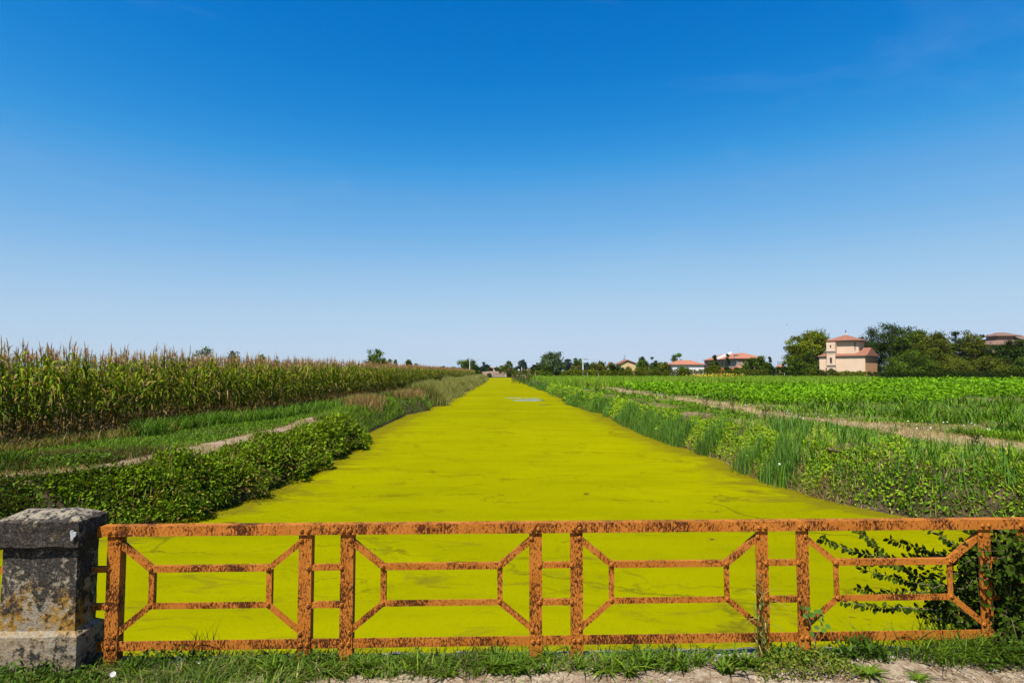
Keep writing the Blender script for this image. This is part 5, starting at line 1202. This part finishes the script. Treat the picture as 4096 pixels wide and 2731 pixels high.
fi = MB(); fi.tube([(-5.6, 4.6, 12.2), (-5.6, 4.6, 12.55), (-5.6, 4.6, 12.75)], [.30, .22, .06], 8); fi.build('finial', M['stone_trim'], twr)
cr_ = MB(); cr_.tube([(-5.6, 4.6, 12.7), (-5.6, 4.6, 13.7)], .05, 5); cr_.box(-5.85, -5.35, 4.57, 4.63, 13.3, 13.4); cr_.tube([(-5.6, 4.6, 12.95), (-5.6, 4.6, 13.15)], .12, 6); cr_.build('cross', M['iron'], twr)
# projecting front bay with door, niche and cornices
bay = MB(); bay.box(-9.15, -7.0, -.55, 1.6, 0, 10.12); bay_o = bay.build('entrance_bay', M['chapel_wall'], ch)
for (z, h_, o_, w2) in ((7.55, .28, .22, 0), (7.05, .18, .08, .35), (3.75, .26, .22, 0), (3.3, .12, .08, 0)):
    b = MB(); b.box(-9.15-o_+w2, -7.0+o_-w2, -.55-o_, -.55-.003, z, z+h_); b.build('cornice', M['stone_trim'], bay_o)
for (x, z0, z1, w2) in ((-8.08, 4.4, 5.9, .22), (-8.08, 8.65, 9.35, .14)):
    b = MB(); b.box(x-w2, x+w2, -.60, -.553, z0, z1); b.build('window', M['dark'], bay_o)
fr = MB(); fr.box(-8.42, -7.74, -.59, -.554, 4.2, 4.38); fr.box(-8.42, -8.31, -.59, -.554, 4.38, 6.0); fr.box(-7.85, -7.74, -.59, -.554, 4.38, 6.0); fr.build('window_frame', M['stone_trim'], bay_o)
def arch(x, w2, z0, zs, n=10): return [(x-w2, z0), (x+w2, z0), (x+w2, zs)]+[(x+w2*math.cos(math.pi*k/n), zs+w2*math.sin(math.pi*k/n)) for k in range(1, n)]+[(x-w2, zs)]
b = MB(); b.prism([(x, -.66, z) for x, z in arch(-8.08, .50, 0, 2.45)], (0, .1, 0)); b.build('door', M['dark'], bay_o)
b = MB(); b.prism([(x, -.62, z) for x, z in arch(-8.08, .72, 0, 2.45)], (0, .066, 0)); b.build('door_frame', M['stone_trim'], bay_o)
b = MB(); b.tube([(-2.62, 1.45, 10.1), (-2.62, 1.45, 7.9)], .09, 6); b.build('downpipe', M['iron'], twr)
# white shed
sx0, sx1 = xat(2690, 170), xat(2822, 170); sd_ = empty('shed', ((sx0+sx1)/2, 170, -.25)); tag(sd_, 'long low white walled shed with a red hipped tile roof', 'shed'); h2 = (sx1-sx0)/2
b = MB(); b.box(-h2+.1, h2-.15, .3, 6.2, 0, 3.95); b.build('wall', M['white_wall'], sd_)
b = MB(); hip(b, -h2-.3, h2+.25, -.15, 6.6, 4.15, 5.45, -h2+2.5, h2-3.5, 3.2, 3.2); b.build('roof', M['tile_light'], sd_)
b = MB(); b.tube([(h2-.25, .22, 0), (h2-.25, .22, 3.95)], .06, 6); b.build('downpipe', M['iron'], sd_)
b = MB(); b.box(-h2+1.5, -h2+1.9, .26, .298, 2.9, 3.2); b.build('vent', M['dark'], sd_)
# cream gabled house
hx0, hx1 = xat(2484, 230), xat(2547, 230); ho = empty('house', ((hx0+hx1)/2, 230, -.25)); tag(ho, 'cream house with a low gable end facing the canal', 'house'); w2 = (hx1-hx0)/2; ez = zat(1454, 230)+.25; pz = zat(1441, 230)+.25
b = MB(); b.prism([(-w2, 0, 0), (w2, 0, 0), (w2, 0, ez), (-.6, 0, pz-.2), (-w2, 0, ez)], (0, 9, 0)); b.build('wall', M['cream_wall'], ho)
b = MB()
for s in (-1, 1):
    a, c = (s*(w2+.5), ez-.22), (-.6, pz); b.prism([(a[0], -.5, a[1]), (c[0], -.5, c[1]), (c[0], -.5, c[1]+.28), (a[0], -.5, a[1]+.28)], (0, 10, 0))
b.build('roof', M['tile'], ho); b = MB(); b.box(.5, 1.1, -.04, -.003, 2.3, 3.5); b.build('window', M['dark'], ho)
b = MB(); b.box(-1.2, -.5, 4, 4.8, pz-.4, pz+.7); b.build('chimney', M['brick'], ho)
hb = empty('house', (xat(2440, 250), 250, -.25)); tag(hb, 'red roofed house with a chimney mostly hidden by bushes', 'house'); z1 = zat(1452, 250)
b = MB(); b.box(-1.6, 3, 0, 8, 0, z1-1.2); b.build('wall', M['brick'], hb); b = MB(); b.add([(-2.2, -.4, z1-1.6), (3.4, -.4, z1-.1), (3.4, 8.4, z1-.1), (-2.2, 8.4, z1-1.6), (-2.2, -.4, z1-1.35), (3.4, -.4, z1+.15), (3.4, 8.4, z1+.15), (-2.2, 8.4, z1-1.35)], [(0, 3, 2, 1), (4, 5, 6, 7), (0, 1, 5, 4), (1, 2, 6, 5), (2, 3, 7, 6), (3, 0, 4, 7)]); b.build('roof', M['tile_light'], hb)
b = MB(); b.box(-.2, 1.3, 2, 3, z1-.5, z1+.75); b.build('chimney', M['tile_light'], hb)
# farmhouse
fx0, fx1 = xat(2948, 210), xat(3055, 210); fh = empty('farmhouse', (fx0, 210, -.25)); tag(fh, 'large farmhouse with an orange tiled hip roof, pinkish brick walls and a white chimney', 'farmhouse'); W_ = fx1-fx0; ez = zat(1433, 210)+.25; rz_ = zat(1411, 216)+.25
b = MB(); b.box(0, W_, 0, 35.5, 0, ez-.12); fw = b.build('wall', M['brick'], fh)
b = MB(); hip(b, -.7, W_+.7, -.7, 36.2, ez+.02, rz_, W_/2, W_/2, 6.0, 30.0, .12); b.build('roof', M['tile_light'], fh)
b = MB(); sl_ = (rz_-ez)/(W_/2+.7)      # white fire wall running up the roof slope
b.add([(-.8, 17.3, ez-.1), (W_/2, 17.3, rz_-.05), (W_/2, 18.5, rz_-.05), (-.8, 18.5, ez-.1), (-.8, 17.3, ez+.75), (W_/2, 17.3, rz_+.85), (W_/2, 18.5, rz_+.85), (-.8, 18.5, ez+.75)], [(0, 3, 2, 1), (4, 5, 6, 7), (0, 1, 5, 4), (1, 2, 6, 5), (2, 3, 7, 6), (3, 0, 4, 7)]); b.build('fire_wall', M['white_wall'], fh)
b = MB(); b.box(.5, 1.3, 2.6, 3.6, ez-.2, ez+1.05); cho = b.build('chimney', M['white_wall'], fh); b = MB(); b.box(.35, 1.45, 2.45, 3.75, ez+1.05, ez+1.4); b.build('chimney_cap', M['tile'], cho)
for k, yy in enumerate((1.1, 3.1, 5.4, 7.8)):
    b = MB(); b.box(-.05, -.003, yy-.35, yy+.35, ez-3.4, ez-1.6); wi = b.build('window', M['dark'], fh)
    for s in (-1, 1): b = MB(); b.box(-.09, -.051, yy+s*.55-.18, yy+s*.55+.18, ez-3.45, ez-1.55); b.build('shutter', M['white_wall'], wi)
for yy in (11, 14.5, 20, 23.5, 27, 31):
    b = MB(); b.box(-.05, -.003, yy-.3, yy+.3, ez-2.0, ez-1.1); b.build('window', M['dark'], fh)
for xx in (2.2, 5.2):
    b = MB(); b.box(xx, xx+.5, -.05, -.003, ez-1.5, ez-.9); b.build('window', M['dark'], fh)
b = MB(); b.tube([(-.02, -.12, 0), (-.02, -.12, ez-.15)], .08, 6); b.build('downpipe', M['steel'], fh)
b = MB(); b.tube([(W_*.38, 8, rz_-.4), (W_*.38, 8, rz_+2.4)], .03, 5); b.box(W_*.38-.8, W_*.38+.8, 7.98, 8.02, rz_+2.3, rz_+2.36); b.build('antenna', M['steel'], fh)
b = MB(); ax0, ax1 = xat(2953, 203)-fx0, xat(2974, 203)-fx0; hip(b, ax0-.2, ax1+.2, -7.5, -1, zat(1470, 203)+.2, zat(1461, 206)+.2, ax0+1, ax1-.5, -4, -4); b.build('porch_roof', M['tile_light'], fh)
b = MB(); b.box(ax0, ax1, -7.2, -1.2, 0, zat(1470, 203)); b.build('porch_wall', M['brick'], fh)
ow = MB(); ox0, ox1 = xat(2876, 196), xat(2938, 196); ow.box(ox0, ox1, 196, 196.4, -.3, zat(1472, 196)); tag(ow.build('garden_wall', M['orange_wall']), 'low orange garden wall in front of the farmhouse', 'wall')
# villa at the right edge
vx = xat(3962, 195, 1375); vl = empty('villa', (vx, 195, -.25)); tag(vl, 'villa with a brown tiled roof and roof lantern behind the trees at the right edge', 'villa'); ez = zat(1377, 195)+.25
b = MB(); b.box(1.0, 24, .8, 14, 0, ez-.15); b.build('wall', M['brick'], vl)
b = MB(); hip(b, -.1, 25, -.2, 15, ez, ez+3.9, 11, 14, 7, 7, .25); b.build('roof', M['tile_brown'], vl)
b = MB(); b.box(5.2, 10.5, 3.0, 8, ez+.6, ez+3.0); lt = b.build('roof_lantern', M['brick'], vl); b = MB(); hip(b, 4.0, 13, 2.0, 9, ez+3.1, ez+4.4, 7, 10, 5.5, 5.5, .12); b.build('roof', M['tile_brown'], lt)
b = MB(); b.box(2.0, 4.0, .7, .78, ez-2.6, ez-1.0); b.build('window', M['dark'], vl)
# distant houses
def small_house(px0, px1, py_e, py_r, y, lab, wm, rm):
    x0, x1 = xat(px0, y), xat(px1, y); o = empty('house', ((x0+x1)/2, y, -.25)); tag(o, lab, 'house'); w_ = (x1-x0)/2; ez = zat(py_e, y)+.25; rz_ = zat(py_r, y)+.25
    b = MB(); b.box(-w_*.9, w_*.9, 0, w_*1.6, 0, ez-.12); b.build('wall', wm, o); b = MB(); hip(b, -w_, w_, -.4, w_*1.7, ez, rz_, -w_*.4, w_*.4, w_*.7, w_*.7, .11); b.build('roof', rm, o)
    b = MB(); b.box(-w_*.3, -w_*.1, -.05, -.004, ez*.45, ez*.75); b.build('window', M['dark'], o)
small_house(1957, 1986, 1474, 1468, 560, 'distant white house with a red roof beyond the ploughed bank left of the canal', M['white_wall'], M['tile_light'])
small_house(1923, 1936, 1484, 1480, 480, 'tiny pale shed at the left end of the brown embankment', M['white_wall'], M['concrete'])
small_house(2105, 2124, 1482, 1476, 420, 'tiny red roofed shed right of the tall dark oval tree', M['cream_wall'], M['tile_light'])
small_house(2070, 2080, 1481, 1476, 430, 'tiny cream hut left of the tall dark oval tree', M['cream_wall'], M['concrete'])
small_house(3112, 3146, 1468, 1459, 330, 'distant yellow house with an orange roof left of the chapel trees', M['cream_wall'], M['tile_light'])
sx = xat(3126, 420, 1450); so_ = empty('silo', (sx, 420, -.3)); tag(so_, 'distant grey silo with a thin tower left of the chapel trees', 'silo'); z1 = zat(1447, 420)
b = MB(); b.tube([(0, 0, 0), (0, 0, z1-1.2), (0, 0, z1+.2), (0, 0, z1+.6)], [1.7, 1.7, 1.2, .2], 12); b.build('tank', M['steel'], so_)
b = MB(); b.box(-2.9, -2.5, -.2, .2, 0, zat(1442, 420)); b.box(-2.0, -1.6, -.2, .2, 0, zat(1443, 420)); b.box(-3, 0, -.15, .15, z1-.2, z1); b.build('tower_frame', M['steel'], so_)
# parked vehicle half hidden by the hedge right of the chapel
vx0, vx1 = xat(3523, 144), xat(3570, 144); vh = empty('parked_vehicle', ((vx0+vx1)/2, 144, -.25)); tag(vh, 'blue grey vehicle half hidden by the dark hedge right of the chapel corner', 'vehicle'); w_ = (vx1-vx0)/2
b = MB(); b.prism([(-w_, -.8, .35), (w_, -.8, .35), (w_, -.8, .95), (w_*.75, -.8, 1.02), (w_*.45, -.8, 1.5), (-w_*.7, -.8, 1.55), (-w_, -.8, 1.0)], (0, 1.6, 0)); b.build('body', M['greyblue'], vh)
for s in (-.6, .6):
    b = MB(); b.prism([(w_*s+.3*math.cos(6.283*k/12), -.86, .3+.3*math.sin(6.283*k/12)) for k in range(12)], (0, .2, 0)); b.build('wheel', M['iron'], vh)
b = MB(); b.prism([(-w_*.6, -.82, 1.05), (w_*.6, -.82, 1.05), (w_*.38, -.82, 1.42), (-w_*.55, -.82, 1.45)], (0, .018, 0)); b.build('window', M['dark'], vh)

# ------------------------------------------------------------------ poles and pylons
def pole(px, py0, y, lab, r=.14, arm=False, mat='concrete'):
    x = xat(px, y); z = float(ground_z(x, y)); h = zat(py0, y)-z; o = empty('utility_pole', (x, y, z)); tag(o, lab, 'pole'); b = MB(); b.tube([(0, 0, -.2), (0, 0, h)], [r*1.25, r*.8], 8); b.build('post', M[mat], o)
    if arm: b = MB(); b.box(-1.5, 1.5, -.05, .05, h-.25, h-.13); b.build('crossarm', M['iron'], o)
    for s in ((-1.2, 0, 1.2) if arm else (0,)):
        b = MB(); b.tube([(s, 0, h-.13), (s, 0, h+.12)], .05, 6); b.build('insulator', M['white_wall'], o)
    return x, y, z+h
pw = M['white_wall']
p1 = pole(1879, 1434, 250, 'white concrete utility pole in front of the big round willow', .17, mat='white_wall')
p2 = pole(2332, 1434, 160, 'white utility pole with a crossarm right of the fan shaped tree', .15, True, 'white_wall')
pole(2087, 1468, 330, 'short white post in front of the tall dark oval tree', .16, mat='white_wall')
pole(1793, 1467, 258, 'short pale post between two bushes left of the big round willow', .12, mat='white_wall')
def pylon(px, py0, y, lab):
    x = xat(px, y); h = zat(py0, y); o = empty('pylon', (x, y, 0)); tag(o, lab, 'pylon'); b = MB(); w_ = h*.13
    for sx_, sy_ in ((1, 1), (1, -1), (-1, 1), (-1, -1)): b.tube([(sx_*w_, sy_*w_, 0), (sx_*w_*.3, sy_*w_*.3, h*.6), (0, 0, h)], .16, 4)
    for k in range(9):
        t, t2 = k/9, (k+1)/9; a, c = w_*(1-t*.95), w_*(1-t2*.95)
        b.tube([(-a, -a, h*t), (c, -c, h*t2)], .09, 3); b.tube([(a, -a, h*t), (-c, -c, h*t2)], .09, 3)
    b.build('lattice', M['steel'], o)
    b = MB()
    for t, l in ((.66, .16), (.78, .13), (.9, .10)): b.box(-h*l, h*l, -.12, .12, h*t, h*t+.3)
    b.build('crossarm', M['steel'], o)
pylon(1874, 1427, 900, 'distant lattice pylon above the big round willow')
pylon(2499, 1417, 820, 'distant lattice pylon behind the cream gabled house')
def wire(a, c, sag, lab):
    b = MB(); pts = []
    for k in range(13): t = k/12; pts.append((a[0]+(c[0]-a[0])*t, a[1]+(c[1]-a[1])*t, a[2]+(c[2]-a[2])*t-sag*4*t*(1-t)))
    b.tube(pts, .012, 4); tag(b.build('power_line', M['iron']), lab, 'power line')
wire(p2, (xat(2840, 200), 200, zat(1452, 200)), .9, 'thin power line sagging from the crossarm pole towards the farmhouse')
wire(p2, p1, 1.2, 'thin power line between the two white utility poles')
# wooden vine posts along the field edge
for px, y in ((2140, 138), (2214, 137), (2346, 134), (2390, 134), (3128, 142)):
    x = xat(px, y); b = MB(); b.tube([(0, 0, -.2), (.02, 0, 1.75)], .06, 6); o = b.build('fence_post', M['concrete']); o.location = (x, y-1.2, float(ground_z(x, y))); tag(o, 'pale thin post standing in front of the hedge along the far edge of the field', 'post', 'posts along the hedge at the far field edge')
# ------------------------------------------------------------------ far bridge and the ground behind it
BY = 312; bx0, bx1 = xat(1950, BY, 1505), xat(2048, BY, 1505); bm_ = (bx0+bx1)/2; fb = empty('far_bridge', (bm_, BY, WATER)); tag(fb, 'distant low bridge with a post and rail parapet closing the canal', 'bridge'); hw = (bx1-bx0)/2; dz = -WATER
ix0, ix1 = xat(1968, BY, 1505)-bm_, xat(2023, BY, 1505)-bm_; zt = zat(1503.5, BY)+dz; zr = zat(1495, BY)+dz
b = MB(); b.box(-hw, ix0, 0, 3, -1, zt-.005); b.box(ix1, hw, 0, 3, -1, zt-.005); b.build('abutment', wall_mat('brick abutment', (.30, .21, .15), (.40, .29, .21), 1), fb)
b = MB(); b.box(ix0, ix1, -.12, 4, zt-.45, zt); b.build('deck', M['concrete'], fb)
b = MB(); b.box(ix0, ix1, .3, .5, -.5, zt-.46); b.build('dark_opening', M['dark'], fb)
b = MB(); b.box(-hw+.6, hw-.6, -.1, .04, zr-.16, zr); b.box(-hw+.6, hw-.6, -.05, .02, (zt+zr)/2-.06, (zt+zr)/2+.06); b.build('rail', wall_mat('brown rail', (.20, .12, .08), (.28, .18, .12), 2), fb)
for k in range(10):
    q = -hw+.8+(2*hw-1.6)*k/9; b = MB(); b.box(q-.09, q+.09, -.16, .08, zt-.3, zr+.10); b.build('parapet_post', M['bark'], fb)
for s in (ix0, ix1): b = MB(); b.box(s-.3, s+.3, -.25, .35, zt-.5, zr+.45); b.build('pillar', M['concrete'], fb)
# brown ploughed rise beyond the bridge
xs = np.linspace(xat(1912, 345), xat(2030, 345), 26); yv = np.linspace(318, 420, 14); V = []
for yy in yv:
    for k, x in enumerate(xs): t = k/25; h = (zat(1484, 345)+.6)*math.sin(math.pi*min(1, max(0, (yy-318)/102*1.6)) if yy < 382 else math.pi/2*1.0)**.8 if yy < 350 else (zat(1484, 345)+.6); V.append((x-(yy-345)*.02, yy, -.6+h*math.sin(math.pi*np.clip(t, .02, .98))**.25+.15*mnoise.noise(Vector((x*.5, yy*.3, 0)))))
i = np.arange(len(yv)*26).reshape(-1, 26); me = np_mesh('ploughed_rise', np.array(V), np.stack([i[:-1, :-1], i[:-1, 1:], i[1:, 1:], i[1:, :-1]], -1).reshape(-1, 4)); tag(link_mesh('ploughed_rise', me, M['plough']), kind='structure')
# small bushes at the far bridge
tree(1957, 1493, 12, 308, 'small dark shrub at the left end of the far bridge', 'brown', 'bush', 'bush', cat='bush', low=0)
tree(2038, 1490, 14, 306, 'small dark shrub at the right end of the far bridge', 'dark', 'bush', 'bush', cat='bush', low=0)
tree(2000, 1487, 7, 330, 'tiny dark bush on the ploughed rise behind the far bridge', 'brown', 'bush', 'bush', cat='bush', low=0)
# far woods along the horizon
A = Acc()
for k in range(520):
    y = rng.uniform(650, 1100); x = y*rng.uniform(-1.0, 1.0); h = rng.uniform(3.5, 8.5); m_ = 9; P = np.stack([rng.normal(x, 4.5, m_), rng.normal(y, 3, m_), rng.uniform(0, h, m_)], 1); leaf_quads(A, P, rnd_dir(m_), rnd_dir(m_), 3.2, 2.6, mixcol(PAL_TR['blue']+PAL_TR['dark'], m_))
tag(A.build('distant_woods', M['crown']), 'hazy low line of distant woods along the horizon', 'woods', kind='stuff')
# bird
b = MB(); b.add([(-.45, 0, .10), (-.2, .08, .16), (0, .1, 0), (0, -.1, 0), (-.2, -.06, .16), (.45, 0, .10), (.2, .08, .16), (.2, -.06, .16)], [(0, 4, 1), (1, 4, 3, 2), (2, 3, 7, 6), (6, 7, 5)]); b.tube([(0, -.22, 0), (0, -.05, .02), (0, .15, 0), (0, .28, .02)], [.03, .06, .04, .01], 6)
o = b.build('bird', M['feather']); o.location = (xat(3147, 150, 1300), 150, zat(1300, 150)); tag(o, 'small dark bird flying in the blue sky left of the chapel trees', 'bird')

# ------------------------------------------------------------------ air
hz, nt, out = new_mat('pale haze'); pv = nt.nodes.new('ShaderNodeVolumePrincipled'); pv.inputs['Color'].default_value = (.72, .84, 1.0, 1); pv.inputs['Density'].default_value = .000035; pv.inputs['Anisotropy'].default_value = 0.0
nt.links.new(pv.outputs[0], out.inputs[1])
b = MB(); b.box(-1500, 1500, -80, 5700, -5, 75); tag(b.build('haze', hz), kind='stuff')
